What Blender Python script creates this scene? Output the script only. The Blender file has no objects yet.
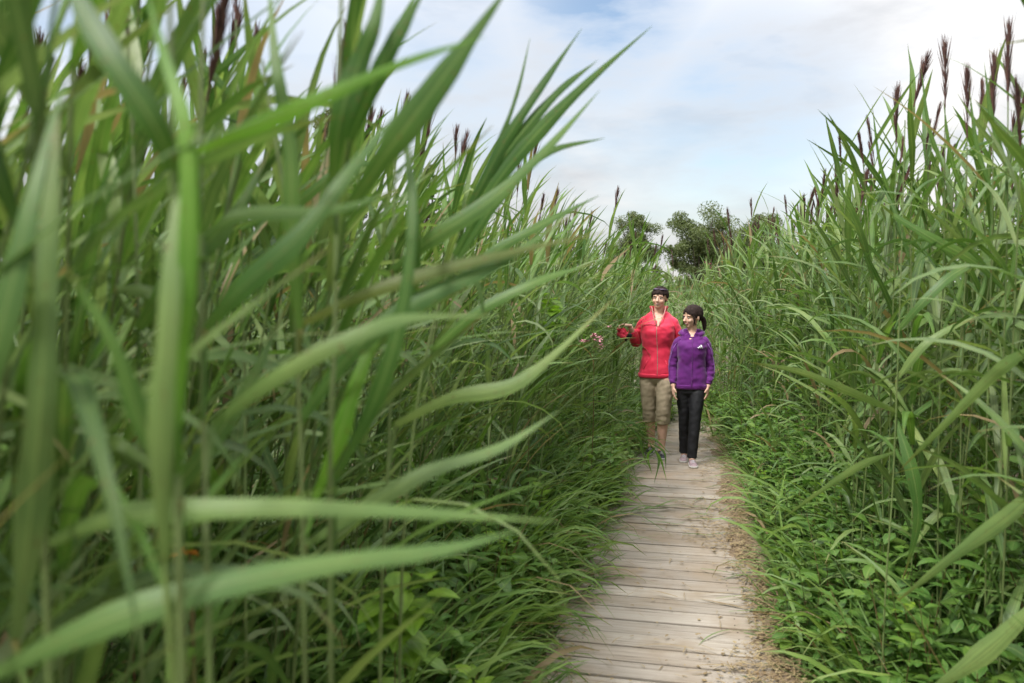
import bpy, bmesh, math, random
import numpy as np
from mathutils import Vector, Matrix, Euler, noise

scene = bpy.context.scene
COL = scene.collection
RS = np.random.RandomState(7)
random.seed(7)
R = math.radians
PI = math.pi

# ------------------------------------------------------------------ camera
FPX, W, H = 800.0, 1024, 683
YAW, PITCH = R(12.2), R(3.65)
CAM = Vector((0.05, 0.0, 1.6))
cam_data = bpy.data.cameras.new("camera")
cam = bpy.data.objects.new("camera", cam_data)
COL.objects.link(cam)
cam_data.sensor_width = 36.0
cam_data.lens = FPX / W * 36.0
cam.location = CAM
cam.rotation_euler = Euler((PI / 2 - PITCH, 0, YAW), 'XYZ')
cam_data.clip_start = 0.05
cam_data.clip_end = 2000
cam_data.dof.use_dof = True
cam_data.dof.focus_distance = 7.3
cam_data.dof.aperture_fstop = 3.2
scene.camera = cam
CR = cam.rotation_euler.to_matrix()
CRI = np.array(CR.transposed())


def at(px, py, d):
    """world point seen at photograph pixel (px, py), d metres deep"""
    return CAM + CR @ Vector(((px - W / 2) / FPX * d, (H / 2 - py) / FPX * d, -d))


def ground(px, py, z=0.0):
    v = CR @ Vector(((px - W / 2) / FPX, (H / 2 - py) / FPX, -1))
    t = (z - CAM.z) / v.z
    return CAM + v * t


def proj(P):
    q = (np.asarray(P) - np.array(CAM)) @ CRI.T
    d = np.maximum(-q[..., 2], 1e-3)
    return W / 2 + q[..., 0] / d * FPX, H / 2 - q[..., 1] / d * FPX, -q[..., 2]


# ------------------------------------------------------------------ helpers
def tag(o, label=None, cat=None, group=None, kind=None):
    if label: o['label'] = label
    if cat: o['category'] = cat
    if group: o['group'] = group
    if kind: o['kind'] = kind
    return o


def link(name, me, parent=None, smooth=True):
    o = bpy.data.objects.new(name, me)
    COL.objects.link(o)
    if parent: o.parent = parent
    return o


def empty(name, loc, rz=0.0):
    o = bpy.data.objects.new(name, None)
    o.empty_display_size = 0.1
    o.location = loc
    o.rotation_euler = (0, 0, rz)
    COL.objects.link(o)
    return o


class Geo:
    """collects quads / uv as arrays"""
    def __init__(s):
        s.V, s.F, s.UV, s.M, s.n = [], [], [], [], 0

    def add(s, V, F, UV=None, m=0):
        V = np.asarray(V, float).reshape(-1, 3)
        F = np.asarray(F, int).reshape(-1, 4)
        if UV is None: UV = np.zeros((len(V), 2))
        s.V.append(V); s.F.append(F + s.n); s.UV.append(np.asarray(UV, float))
        s.M.append(np.full(len(F), m, int))
        s.n += len(V)

    def arrays(s):
        return (np.concatenate(s.V), np.concatenate(s.F), np.concatenate(s.UV), np.concatenate(s.M))


def np_mesh(name, V, F, UV, mats, M=None, smooth=True):
    me = bpy.data.meshes.new(name)
    nv, nf = len(V), len(F)
    me.vertices.add(nv)
    me.vertices.foreach_set('co', np.ascontiguousarray(V, dtype=np.float32).ravel())
    me.loops.add(nf * 4)
    me.loops.foreach_set('vertex_index', np.ascontiguousarray(F, dtype=np.int32).ravel())
    me.polygons.add(nf)
    me.polygons.foreach_set('loop_start', np.arange(0, nf * 4, 4, dtype=np.int32))
    me.polygons.foreach_set('loop_total', np.full(nf, 4, dtype=np.int32))
    if smooth: me.polygons.foreach_set('use_smooth', np.ones(nf, dtype=bool))
    for m in mats: me.materials.append(m)
    if M is not None: me.polygons.foreach_set('material_index', M.astype(np.int32))
    uv = me.uv_layers.new(name='UVMap')
    uv.data.foreach_set('uv', np.ascontiguousarray(UV[F.ravel()], dtype=np.float32).ravel())
    me.update(calc_edges=True)
    return me


def geo_mesh(name, g, mats, smooth=True):
    V, F, UV, M = g.arrays()
    return np_mesh(name, V, F, UV, mats, M, smooth)


# ------------------------------------------------------------------ materials
def new_mat(name):
    m = bpy.data.materials.new(name)
    m.use_nodes = True
    nt = m.node_tree
    for n in list(nt.nodes): nt.nodes.remove(n)
    return m, nt


def N(nt, t, **kw):
    n = nt.nodes.new(t)
    for k, v in kw.items():
        if k.startswith('i_'):
            key = k[2:]
            key = int(key) if key.isdigit() else key.replace('_', ' ')
            n.inputs[key].default_value = v
        else:
            setattr(n, k, v)
    return n


def ramp(nt, stops, fac=None, interp='LINEAR'):
    r = nt.nodes.new('ShaderNodeValToRGB')
    cr = r.color_ramp
    cr.interpolation = interp
    while len(cr.elements) > 1: cr.elements.remove(cr.elements[-1])
    cr.elements[0].position = stops[0][0]
    c = stops[0][1]; cr.elements[0].color = (*c, 1) if len(c) == 3 else c
    for p, c in stops[1:]:
        e = cr.elements.new(p); e.color = (*c, 1) if len(c) == 3 else c
    if fac is not None: nt.links.new(fac, r.inputs[0])
    return r


def mixc(nt, fac, a, b, mode='MIX'):
    m = nt.nodes.new('ShaderNodeMix'); m.data_type = 'RGBA'; m.blend_type = mode
    for sock, v in ((0, fac), (6, a), (7, b)):
        if hasattr(v, 'is_linked') or hasattr(v, 'links'): nt.links.new(v, m.inputs[sock])
        elif isinstance(v, (int, float)): m.inputs[sock].default_value = v
        else: m.inputs[sock].default_value = (*v, 1)
    return m.outputs[2]


def math_n(nt, op, a, b=None, c=None, clamp=False):
    m = nt.nodes.new('ShaderNodeMath'); m.operation = op; m.use_clamp = clamp
    for i, v in enumerate((a, b, c)):
        if v is None: continue
        if isinstance(v, (int, float)): m.inputs[i].default_value = v
        else: nt.links.new(v, m.inputs[i])
    return m.outputs[0]


def leaf_mat(name, cols, trans, tf=0.34, rough=0.42, spec=0.28, veins=14.0, dead=0.0, tip=0.0, obj_rand=True):
    """blade material: hue differs from blade to blade, long veins, dry tips, light comes through"""
    m, nt = new_mat(name)
    L = nt.links.new
    out = N(nt, 'ShaderNodeOutputMaterial')
    geo = N(nt, 'ShaderNodeNewGeometry')
    rnd = geo.outputs['Random Per Island']
    if obj_rand:
        oi = N(nt, 'ShaderNodeObjectInfo')
        rnd = math_n(nt, 'FRACT', math_n(nt, 'ADD', rnd, oi.outputs['Random']))
    n = len(cols)
    col = ramp(nt, [(i / (n - 1), c) for i, c in enumerate(cols)], rnd).outputs[0]
    uv = N(nt, 'ShaderNodeUVMap')
    sep = N(nt, 'ShaderNodeSeparateXYZ'); L(uv.outputs[0], sep.inputs[0])
    # veins
    comb = N(nt, 'ShaderNodeCombineXYZ')
    L(math_n(nt, 'MULTIPLY', sep.outputs[0], veins), comb.inputs[0])
    L(math_n(nt, 'MULTIPLY', sep.outputs[1], 1.2), comb.inputs[1])
    L(math_n(nt, 'MULTIPLY', rnd, 50), comb.inputs[2])
    nz = N(nt, 'ShaderNodeTexNoise', i_Scale=1.0, i_Detail=3.0, i_Roughness=0.6); L(comb.outputs[0], nz.inputs['Vector'])
    v = ramp(nt, [(0.3, (0.68, 0.7, 0.66)), (0.7, (1.25, 1.22, 1.2))], nz.outputs[0]).outputs[0]
    col = mixc(nt, 1.0, col, v, 'MULTIPLY')
    # pale midrib
    rib = math_n(nt, 'ABSOLUTE', math_n(nt, 'SUBTRACT', sep.outputs[0], 0.5))
    ribm = math_n(nt, 'MULTIPLY', math_n(nt, 'LESS_THAN', rib, 0.045), 0.35)
    col = mixc(nt, ribm, col, (0.26, 0.34, 0.12))
    # blotches of the plant's own colour
    tc = N(nt, 'ShaderNodeTexCoord')
    n2 = N(nt, 'ShaderNodeTexNoise', i_Scale=9.0, i_Detail=3.0); L(tc.outputs['Object'], n2.inputs['Vector'])
    col = mixc(nt, 1.0, col, ramp(nt, [(0.3, (0.78, 0.85, 0.8)), (0.7, (1.2, 1.1, 1.05))], n2.outputs[0]).outputs[0], 'MULTIPLY')
    if tip > 0:
        t = math_n(nt, 'MULTIPLY_ADD', sep.outputs[1], 5.0, -4.3)
        t = math_n(nt, 'MULTIPLY', t, math_n(nt, 'GREATER_THAN', math_n(nt, 'FRACT', math_n(nt, 'MULTIPLY', rnd, 7.31)), 1 - tip), clamp=True)
        t = math_n(nt, 'MAXIMUM', t, 0.0)
        col = mixc(nt, t, col, (0.20, 0.12, 0.04))
    sp = N(nt, 'ShaderNodeTexNoise', i_Scale=130.0, i_Detail=2.0); L(tc.outputs['Object'], sp.inputs['Vector'])
    col = mixc(nt, ramp(nt, [(0.66, (0, 0, 0)), (0.72, (0.7, 0.7, 0.7))], sp.outputs[0]).outputs[0], col, (0.13, 0.09, 0.03))
    if dead > 0:
        dm = math_n(nt, 'GREATER_THAN', math_n(nt, 'FRACT', math_n(nt, 'MULTIPLY', rnd, 13.7)), 1 - dead)
        col = mixc(nt, dm, col, mixc(nt, nz.outputs[0], (0.30, 0.24, 0.13), (0.18, 0.12, 0.06)))
    p = N(nt, 'ShaderNodeBsdfPrincipled')
    L(col, p.inputs['Base Color']); p.inputs['Roughness'].default_value = rough
    p.inputs['Specular IOR Level'].default_value = spec
    bmp = N(nt, 'ShaderNodeBump', i_Strength=0.25, i_Distance=0.002); L(nz.outputs[0], bmp.inputs['Height']); L(bmp.outputs[0], p.inputs['Normal'])
    tr = N(nt, 'ShaderNodeBsdfTranslucent')
    L(mixc(nt, 1.0, col, trans, 'MULTIPLY'), tr.inputs['Color'])
    mx = N(nt, 'ShaderNodeMixShader', i_0=tf)
    L(p.outputs[0], mx.inputs[1]); L(tr.outputs[0], mx.inputs[2]); L(mx.outputs[0], out.inputs['Surface'])
    return m


def simple(name, col, col2=None, rough=0.8, scale=40.0, spec=0.3, bump=0.0, stretch=None, coord='Object', sheen=0.0):
    m, nt = new_mat(name); L = nt.links.new
    out = N(nt, 'ShaderNodeOutputMaterial'); p = N(nt, 'ShaderNodeBsdfPrincipled')
    tc = N(nt, 'ShaderNodeTexCoord'); mp = N(nt, 'ShaderNodeMapping')
    if stretch: mp.inputs['Scale'].default_value = stretch
    L(tc.outputs[coord], mp.inputs[0])
    nz = N(nt, 'ShaderNodeTexNoise', i_Scale=scale, i_Detail=4.0); L(mp.outputs[0], nz.inputs['Vector'])
    c2 = col2 or tuple(c * 0.75 for c in col)
    L(ramp(nt, [(0.3, c2), (0.7, col)], nz.outputs[0]).outputs[0], p.inputs['Base Color'])
    p.inputs['Roughness'].default_value = rough; p.inputs['Specular IOR Level'].default_value = spec
    if sheen: p.inputs['Sheen Weight'].default_value = sheen
    if bump:
        b = N(nt, 'ShaderNodeBump', i_Strength=bump, i_Distance=0.01); L(nz.outputs[0], b.inputs['Height']); L(b.outputs[0], p.inputs['Normal'])
    L(p.outputs[0], out.inputs['Surface'])
    return m


YG = (1.4, 1.5, 0.85)
M_REED = leaf_mat('reed_blade', [(0.070, 0.15, 0.034), (0.135, 0.215, 0.075), (0.095, 0.195, 0.034), (0.23, 0.30, 0.15), (0.042, 0.095, 0.022), (0.21, 0.29, 0.10), (0.11, 0.185, 0.065), (0.055, 0.12, 0.03)], YG, dead=0.045, tip=0.5)
M_REED_HERO = leaf_mat('reed_blade_near', [(0.07, 0.15, 0.035), (0.10, 0.185, 0.055), (0.085, 0.17, 0.03)], YG, tip=0.5)
M_REED_PALE = leaf_mat('reed_blade_pale', [(0.13, 0.215, 0.06), (0.17, 0.25, 0.085), (0.12, 0.20, 0.07)], YG, tf=0.3, tip=0.3)
M_REED_DARK = leaf_mat('reed_blade_dark', [(0.05, 0.12, 0.022), (0.065, 0.14, 0.03), (0.045, 0.11, 0.02)], YG, tf=0.35)  # deep green; backlit undersides against the sky are painted with this darker colour too
M_REED_LIME = leaf_mat('reed_blade_lime', [(0.11, 0.24, 0.03), (0.13, 0.28, 0.04)], YG, tf=0.45)
M_REED_RUST = leaf_mat('reed_blade_rusty', [(0.09, 0.14, 0.03), (0.12, 0.13, 0.03)], YG, tf=0.35, tip=1.0)
M_STEM = simple('reed_stem', (0.13, 0.185, 0.06), (0.095, 0.12, 0.04), rough=0.5, scale=6)
M_PLUME = simple('reed_plume', (0.12, 0.060, 0.045), (0.045, 0.022, 0.022), rough=0.9, scale=60)
M_WEED = leaf_mat('weed_leaf', [(0.06, 0.135, 0.022), (0.10, 0.20, 0.035), (0.075, 0.165, 0.035), (0.14, 0.25, 0.045)], YG, tf=0.33, veins=5)
M_WEED_LIME = leaf_mat('weed_leaf_lime', [(0.14, 0.26, 0.03), (0.18, 0.31, 0.035)], YG, tf=0.42, veins=5)
M_WEED_STEM = simple('weed_stem', (0.12, 0.15, 0.045), (0.13, 0.06, 0.03), rough=0.6, scale=15)
M_GRASS = leaf_mat('grass_blade', [(0.08, 0.17, 0.035), (0.11, 0.21, 0.055), (0.15, 0.24, 0.08), (0.07, 0.15, 0.03), (0.18, 0.26, 0.10)], YG, dead=0.06, obj_rand=False)
M_VERGE = leaf_mat('verge_blade', [(0.10, 0.20, 0.04), (0.15, 0.25, 0.07), (0.18, 0.27, 0.09), (0.12, 0.22, 0.035), (0.20, 0.30, 0.08)], YG, dead=0.04, tip=.3, obj_rand=False)
M_GRASS_LIME = leaf_mat('grass_blade_lime', [(0.17, 0.27, 0.04), (0.22, 0.30, 0.05)], YG)
M_COVER = leaf_mat('cover_leaf', [(0.05, 0.125, 0.025), (0.085, 0.18, 0.035), (0.065, 0.15, 0.03), (0.12, 0.22, 0.045)], YG, tf=0.3, veins=5, obj_rand=False)
M_TREE = leaf_mat('tree_leaf', [(0.075, 0.11, 0.042), (0.11, 0.145, 0.06), (0.14, 0.17, 0.075), (0.09, 0.125, 0.05)], YG, tf=0.3, obj_rand=False)  # lighter, greyer greens: aerial haze is mixed into the leaf colour
M_BARK = simple('bark', (0.10, 0.085, 0.065), (0.05, 0.04, 0.03), rough=0.95, scale=8, bump=0.5)
M_LITTER = simple('dry_straw', (0.34, 0.27, 0.15), (0.17, 0.11, 0.055), rough=0.9, scale=18)
M_SKIN = simple('skin', (0.68, 0.43, 0.32), (0.62, 0.37, 0.27), rough=0.5, scale=25, spec=0.4)
M_HAIR = simple('dark_hair', (0.040, 0.022, 0.018), (0.006, 0.004, 0.004), rough=0.75, scale=30, spec=0.2, stretch=(6, 6, 0.8))


def soil_mat():
    m, nt = new_mat('soil'); L = nt.links.new
    out = N(nt, 'ShaderNodeOutputMaterial'); p = N(nt, 'ShaderNodeBsdfPrincipled')
    tc = N(nt, 'ShaderNodeTexCoord')
    n1 = N(nt, 'ShaderNodeTexNoise', i_Scale=1.2, i_Detail=8.0); L(tc.outputs['Object'], n1.inputs['Vector'])
    n2 = N(nt, 'ShaderNodeTexNoise', i_Scale=30.0, i_Detail=6.0); L(tc.outputs['Object'], n2.inputs['Vector'])
    c = ramp(nt, [(0.3, (0.05, 0.035, 0.022)), (0.55, (0.10, 0.072, 0.045)), (0.75, (0.17, 0.125, 0.08))], n2.outputs[0]).outputs[0]
    g = ramp(nt, [(0.35, (0.035, 0.055, 0.018)), (0.7, (0.07, 0.09, 0.03))], n2.outputs[0]).outputs[0]
    c = mixc(nt, ramp(nt, [(0.42, (0, 0, 0)), (0.58, (1, 1, 1))], n1.outputs[0]).outputs[0], c, g)
    L(c, p.inputs['Base Color']); p.inputs['Roughness'].default_value = 0.95
    b = N(nt, 'ShaderNodeBump', i_Strength=0.6, i_Distance=0.03); L(n2.outputs[0], b.inputs['Height']); L(b.outputs[0], p.inputs['Normal'])
    L(p.outputs[0], out.inputs['Surface'])
    return m


def wood_mat():
    m, nt = new_mat('weathered_board'); L = nt.links.new
    out = N(nt, 'ShaderNodeOutputMaterial'); p = N(nt, 'ShaderNodeBsdfPrincipled')
    tc = N(nt, 'ShaderNodeTexCoord'); geo = N(nt, 'ShaderNodeNewGeometry')
    rnd = geo.outputs['Random Per Island']
    off = N(nt, 'ShaderNodeCombineXYZ'); L(math_n(nt, 'MULTIPLY', rnd, 37.0), off.inputs[0]); L(math_n(nt, 'MULTIPLY', rnd, 91.0), off.inputs[2])
    add = N(nt, 'ShaderNodeVectorMath', operation='ADD'); L(tc.outputs['Object'], add.inputs[0]); L(off.outputs[0], add.inputs[1])
    mp = N(nt, 'ShaderNodeMapping'); mp.inputs['Scale'].default_value = (2.2, 60, 60); L(add.outputs[0], mp.inputs[0])
    gr = N(nt, 'ShaderNodeTexNoise', i_Scale=1.0, i_Detail=6.0, i_Roughness=0.65, i_Distortion=0.4); L(mp.outputs[0], gr.inputs['Vector'])
    base = ramp(nt, [(0.0, (0.29, 0.255, 0.215)), (0.25, (0.36, 0.32, 0.275)), (0.5, (0.255, 0.22, 0.185)), (0.75, (0.40, 0.36, 0.31)), (1.0, (0.28, 0.235, 0.19))], rnd).outputs[0]
    c = mixc(nt, 1.0, base, ramp(nt, [(0.30, (0.38, 0.35, 0.31)), (0.42, (0.86, 0.84, 0.82)), (0.55, (1.0, 1.0, 1.0)), (0.72, (1.2, 1.19, 1.17))], gr.outputs[0]).outputs[0], 'MULTIPLY')
    n3 = N(nt, 'ShaderNodeTexNoise', i_Scale=3.0, i_Detail=5.0); L(tc.outputs['Object'], n3.inputs['Vector'])
    c = mixc(nt, ramp(nt, [(0.45, (0, 0, 0)), (0.66, (0.7, 0.7, 0.7))], n3.outputs[0]).outputs[0], c, (0.25, 0.19, 0.13))
    vor = N(nt, 'ShaderNodeTexVoronoi', i_Scale=1.0)
    mp2 = N(nt, 'ShaderNodeMapping'); mp2.inputs['Scale'].default_value = (3.0, 9, 9); L(add.outputs[0], mp2.inputs[0]); L(mp2.outputs[0], vor.inputs['Vector'])
    c = mixc(nt, ramp(nt, [(0.03, (0.8, 0.8, 0.8)), (0.10, (0, 0, 0))], vor.outputs['Distance']).outputs[0], c, (0.14, 0.085, 0.05))
    L(c, p.inputs['Base Color']); p.inputs['Roughness'].default_value = 0.85; p.inputs['Specular IOR Level'].default_value = 0.25
    b = N(nt, 'ShaderNodeBump', i_Strength=0.6, i_Distance=0.004); L(gr.outputs[0], b.inputs['Height']); L(b.outputs[0], p.inputs['Normal'])
    L(p.outputs[0], out.inputs['Surface'])
    return m


# ------------------------------------------------------------------ world and sun
SUN_EL, SUN_AZ = 55.0, 215.0      # azimuth clockwise from +Y: light comes from behind and left of the camera
def make_world():
    w = bpy.data.worlds.new("World"); scene.world = w; w.use_nodes = True
    nt = w.node_tree; L = nt.links.new
    for n in list(nt.nodes): nt.nodes.remove(n)
    out = N(nt, 'ShaderNodeOutputWorld'); bg = N(nt, 'ShaderNodeBackground', i_Strength=0.1)
    sky = N(nt, 'ShaderNodeTexSky'); sky.sky_type = 'NISHITA'; sky.sun_disc = False
    sky.sun_elevation = R(SUN_EL); sky.sun_rotation = R(SUN_AZ); sky.air_density = 1.0; sky.dust_density = 2.0
    tc = N(nt, 'ShaderNodeTexCoord')
    sep = N(nt, 'ShaderNodeSeparateXYZ'); L(tc.outputs['Generated'], sep.inputs[0])
    mp = N(nt, 'ShaderNodeMapping'); mp.inputs['Scale'].default_value = (1.0, 1.0, 3.2); mp.inputs['Location'].default_value = (3.7, 1.3, 0.4)
    L(tc.outputs['Generated'], mp.inputs[0])
    n1 = N(nt, 'ShaderNodeTexNoise', i_Scale=2.3, i_Detail=6.0, i_Roughness=0.5, i_Distortion=0.3); L(mp.outputs[0], n1.inputs['Vector'])
    n2 = N(nt, 'ShaderNodeTexNoise', i_Scale=5.0, i_Detail=7.0, i_Roughness=0.55); L(mp.outputs[0], n2.inputs['Vector'])
    # cloud radiance, brighter towards the zenith as an overcast sky is
    shade = ramp(nt, [(0.3, (3.9, 3.98, 4.15)), (0.46, (4.9, 4.93, 5.0)), (0.62, (6.0, 5.92, 5.8))], n2.outputs[0]).outputs[0]
    zen = math_n(nt, 'MULTIPLY_ADD', math_n(nt, 'POWER', math_n(nt, 'MAXIMUM', sep.outputs[2], 0.0), 1.6), 2.8, 1.0)
    comb = N(nt, 'ShaderNodeCombineXYZ')
    for i in range(3): L(zen, comb.inputs[i])
    shade = mixc(nt, 1.0, shade, comb.outputs[0], 'MULTIPLY')
    blue = mixc(nt, 1.0, sky.outputs[0], (1.5, 1.45, 1.35), 'MULTIPLY')
    # holes in the cloud: noise plus a few thin places in the sheet
    hole = ramp(nt, [(0.30, (0.75, 0.75, 0.75)), (0.46, (0, 0, 0))], n1.outputs[0]).outputs[0]
    bw = N(nt, 'ShaderNodeRGBToBW'); L(hole, bw.inputs[0]); tot = bw.outputs[0]
    for (px, py, wd, amt) in ((600, 10, 0.12, 1.0), (735, 122, 0.13, 0.9), (460, 60, 0.14, 0.7), (230, 60, 0.20, 0.6)):
        d = (at(px, py, 1) - CAM).normalized()
        dot = N(nt, 'ShaderNodeVectorMath', operation='DOT_PRODUCT'); nrm = N(nt, 'ShaderNodeVectorMath', operation='NORMALIZE')
        L(tc.outputs['Generated'], nrm.inputs[0]); L(nrm.outputs[0], dot.inputs[0]); dot.inputs[1].default_value = d
        g = math_n(nt, 'MULTIPLY_ADD', math_n(nt, 'SUBTRACT', 1.0, dot.outputs['Value']), -1.0 / (wd * wd), 1.0)
        g = math_n(nt, 'MAXIMUM', g, 0.0)
        g = math_n(nt, 'MULTIPLY', math_n(nt, 'MULTIPLY', g, amt), math_n(nt, 'MULTIPLY_ADD', n2.outputs[0], 3.0, -0.7, clamp=True))
        tot = math_n(nt, 'MAXIMUM', tot, g)
    c = mixc(nt, tot, shade, blue)
    L(c, bg.inputs[0]); L(bg.outputs[0], out.inputs[0])
    sd = bpy.data.lights.new('sun', 'SUN'); sd.energy = 3.1; sd.angle = R(10); sd.color = (1, 0.97, 0.93)
    s = bpy.data.objects.new('sun', sd); COL.objects.link(s)
    a, e = R(SUN_AZ), R(SUN_EL)
    dirv = Vector((math.sin(a) * math.cos(e), math.cos(a) * math.cos(e), math.sin(e)))
    s.rotation_euler = dirv.to_track_quat('Z', 'Y').to_euler(); s.location = dirv * 50
    vs = scene.view_settings
    scene.display_settings.display_device = 'sRGB'
    vs.view_transform = 'Standard'; vs.look = 'None'; vs.exposure = 0.62; vs.gamma = 1.0; vs.use_curve_mapping = False
make_world()

# ------------------------------------------------------------------ ground and boardwalk
def path_x(y):
    y = np.asarray(y, float)
    return np.where(y > 9.5, -0.05 * np.maximum(y - 9.5, 0) ** 2, 0.0)

def inset(y, side):
    """how far the plants close in over the boards further along"""
    k = np.clip((np.asarray(y, float) - (6.6 if side == 'L' else 7.6)) / 1.6, 0, 1)
    wob = 0.10 * np.sin(np.asarray(y, float) * 2.3 + (0 if side == 'L' else 1.7)) * np.sin(np.asarray(y, float) * 1.1 + 0.6)
    far = np.clip((np.asarray(y, float) - 8.6) / 1.0, 0, 1) * 0.16
    return far + k * (0.24 if side == 'L' else 0.16) + wob + 0.02

def make_ground():
    me = bpy.data.meshes.new('ground')
    bm = bmesh.new()
    xs = [-400, -60, -20, -8, -4, -2, -1, 0, 1, 2, 4, 8, 20, 60, 400]
    ys = [-400, -60, -20, -5, 0, 2, 4, 6, 8, 10, 14, 20, 30, 60, 120, 400]
    vs = [[bm.verts.new((x, y, -0.16 + (0.03 * noise.noise(Vector((x, y, 0))) if abs(x) < 30 else 0))) for x in xs] for y in ys]
    for j in range(len(ys) - 1):
        for i in range(len(xs) - 1):
            bm.faces.new((vs[j][i], vs[j][i + 1], vs[j + 1][i + 1], vs[j + 1][i]))
    bm.to_mesh(me); bm.free(); me.materials.append(soil_mat())
    tag(link('ground', me), 'dark damp marsh soil under the reeds and beside the boardwalk', kind='structure')
make_ground()

M_WOOD = wood_mat()
M_NAIL = simple('nail', (0.07, 0.05, 0.04), rough=0.6)
M_BEAM = simple('old_beam', (0.16, 0.12, 0.085), (0.08, 0.06, 0.04), rough=0.9, scale=10)
def box(bm, c, s, rot=None, bev=0.0):
    r = bmesh.ops.create_cube(bm, size=1.0)
    M = Matrix.Translation(c) @ (rot.to_4x4() if rot else Matrix.Identity(4)) @ Matrix.Diagonal((*s, 1))
    bmesh.ops.transform(bm, matrix=M, verts=r['verts'])
    if bev > 0:
        es = list({e for v in r['verts'] for e in v.link_edges})
        bmesh.ops.bevel(bm, geom=es, offset=bev, segments=2, affect='EDGES', profile=0.6)
    return r

def make_boardwalk():
    bm = bmesh.new(); nb = bmesh.new()
    rg = random.Random(3)
    y = -1.2; 
    while y < 26:
        wd = 0.147 + rg.uniform(-0.003, 0.003)
        xc = float(path_x(y)); dx = float(path_x(y + 0.1)) - float(path_x(y)); ang = -math.atan2(dx, 0.1)
        l = 1.02 + rg.uniform(-0.03, 0.03)
        dz = rg.uniform(-0.003, 0.003)
        rot = Euler((rg.uniform(-0.012, 0.012), rg.uniform(-0.003, 0.003), ang + rg.uniform(-0.006, 0.006))).to_matrix()
        c = Vector((xc - 0.03 + rg.uniform(-0.02, 0.02), y, -0.02 + dz))
        box(bm, c, (l, wd - rg.uniform(0.006, 0.016), 0.038), rot, 0.004)
        if y < 9:
            for nx in (-0.38, 0.34):
                for ny in (-0.035, 0.035):
                    p = c + rot @ Vector((nx + rg.uniform(-.008, .008), ny + rg.uniform(-.008, .008), 0.0185))
                    r = bmesh.ops.create_cone(nb, cap_ends=True, segments=8, radius1=0.0045, radius2=0.004, depth=0.003)
                    bmesh.ops.translate(nb, vec=p, verts=r['verts'])
        y += wd + 0.003
    me = bpy.data.meshes.new('boardwalk'); bm.to_mesh(me); bm.free(); me.materials.append(M_WOOD)
    bw = tag(link('boardwalk', me), 'narrow boardwalk of weathered grey planks leading to the walkers', kind='structure')
    me = bpy.data.meshes.new('nails'); nb.to_mesh(me); nb.free(); me.materials.append(M_NAIL)
    link('nails', me, bw)
    for sx in (-0.38, 0.0, 0.34):
        bb = bmesh.new()
        ys = np.arange(-1.2, 26, 0.6)
        for a, b in zip(ys[:-1], ys[1:]):
            pa = Vector((float(path_x(a)) + sx, a, 0)); pb = Vector((float(path_x(b)) + sx, b, 0))
            d = pb - pa
            box(bb, (pa + pb) / 2 + Vector((0, 0, -0.105)), (0.045, d.length * 1.0, 0.125), Euler((0, 0, -math.atan2(d.x, d.y))).to_matrix())
        me = bpy.data.meshes.new('joist'); bb.to_mesh(me); bb.free(); me.materials.append(M_BEAM)
        link('joist', me, bw)
make_boardwalk()

# ------------------------------------------------------------------ plant geometry
def blade_profile(t, base=0.45, peak=0.28):
    a = np.clip(t / peak, 0, 1)
    up = base + (1 - base) * (a * a * (3 - 2 * a))
    dn = 1 - np.clip((t - peak) / (1 - peak), 0, 1) ** 1.7
    return up * dn

def ribbon(P, side, nrm, wid, fold=0.22, base=0.45, peak=0.28):
    """P (k,3) centre line, side/nrm (k,3), half width profile; three verts across, gently V-folded"""
    k = len(P); t = np.linspace(0, 1, k)
    w = blade_profile(t, base, peak)[:, None] * wid * 0.5
    w[-1] = 0.0003
    A = P - side * w + nrm * w * fold
    B = P
    C = P + side * w + nrm * w * fold
    V = np.stack([A, B, C], 1).reshape(-1, 3)
    UV = np.stack([np.tile([0, 0.5, 1.0], k), np.repeat(t, 3)], 1)
    F = []
    for i in range(k - 1):
        a = i * 3
        F += [[a, a + 1, a + 4, a + 3], [a + 1, a + 2, a + 5, a + 4]]
    return V, np.array(F), UV

def grow_leaf(rs, base, az, el, length, wid, droop, nseg=7, twist=0.0, azbend=0.0, fold=0.25, wave=0.0, p=1.4, prof=(0.45, 0.28)):
    t = np.linspace(0, 1, nseg + 1)
    e = el - droop * t ** p
    a = az + azbend * t
    d = np.stack([np.cos(e) * np.cos(a), np.cos(e) * np.sin(a), np.sin(e)], 1)
    if wave: d += wave * np.stack([np.sin(t * 9 + az * 3), np.cos(t * 8 + az), np.sin(t * 7 + el)], 1)
    d /= np.linalg.norm(d, axis=1)[:, None]
    P = np.vstack([[0, 0, 0], np.cumsum((d[:-1] + d[1:]) / 2 * length / nseg, 0)]) + base
    side = np.stack([-np.sin(a), np.cos(a), 0 * a], 1)
    nrm = np.cross(d, side); nrm /= np.linalg.norm(nrm, axis=1)[:, None]
    tw = twist * t
    s2 = side * np.cos(tw)[:, None] + nrm * np.sin(tw)[:, None]
    n2 = nrm * np.cos(tw)[:, None] - side * np.sin(tw)[:, None]
    return ribbon(P, s2, n2, wid, fold, *prof)

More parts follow.
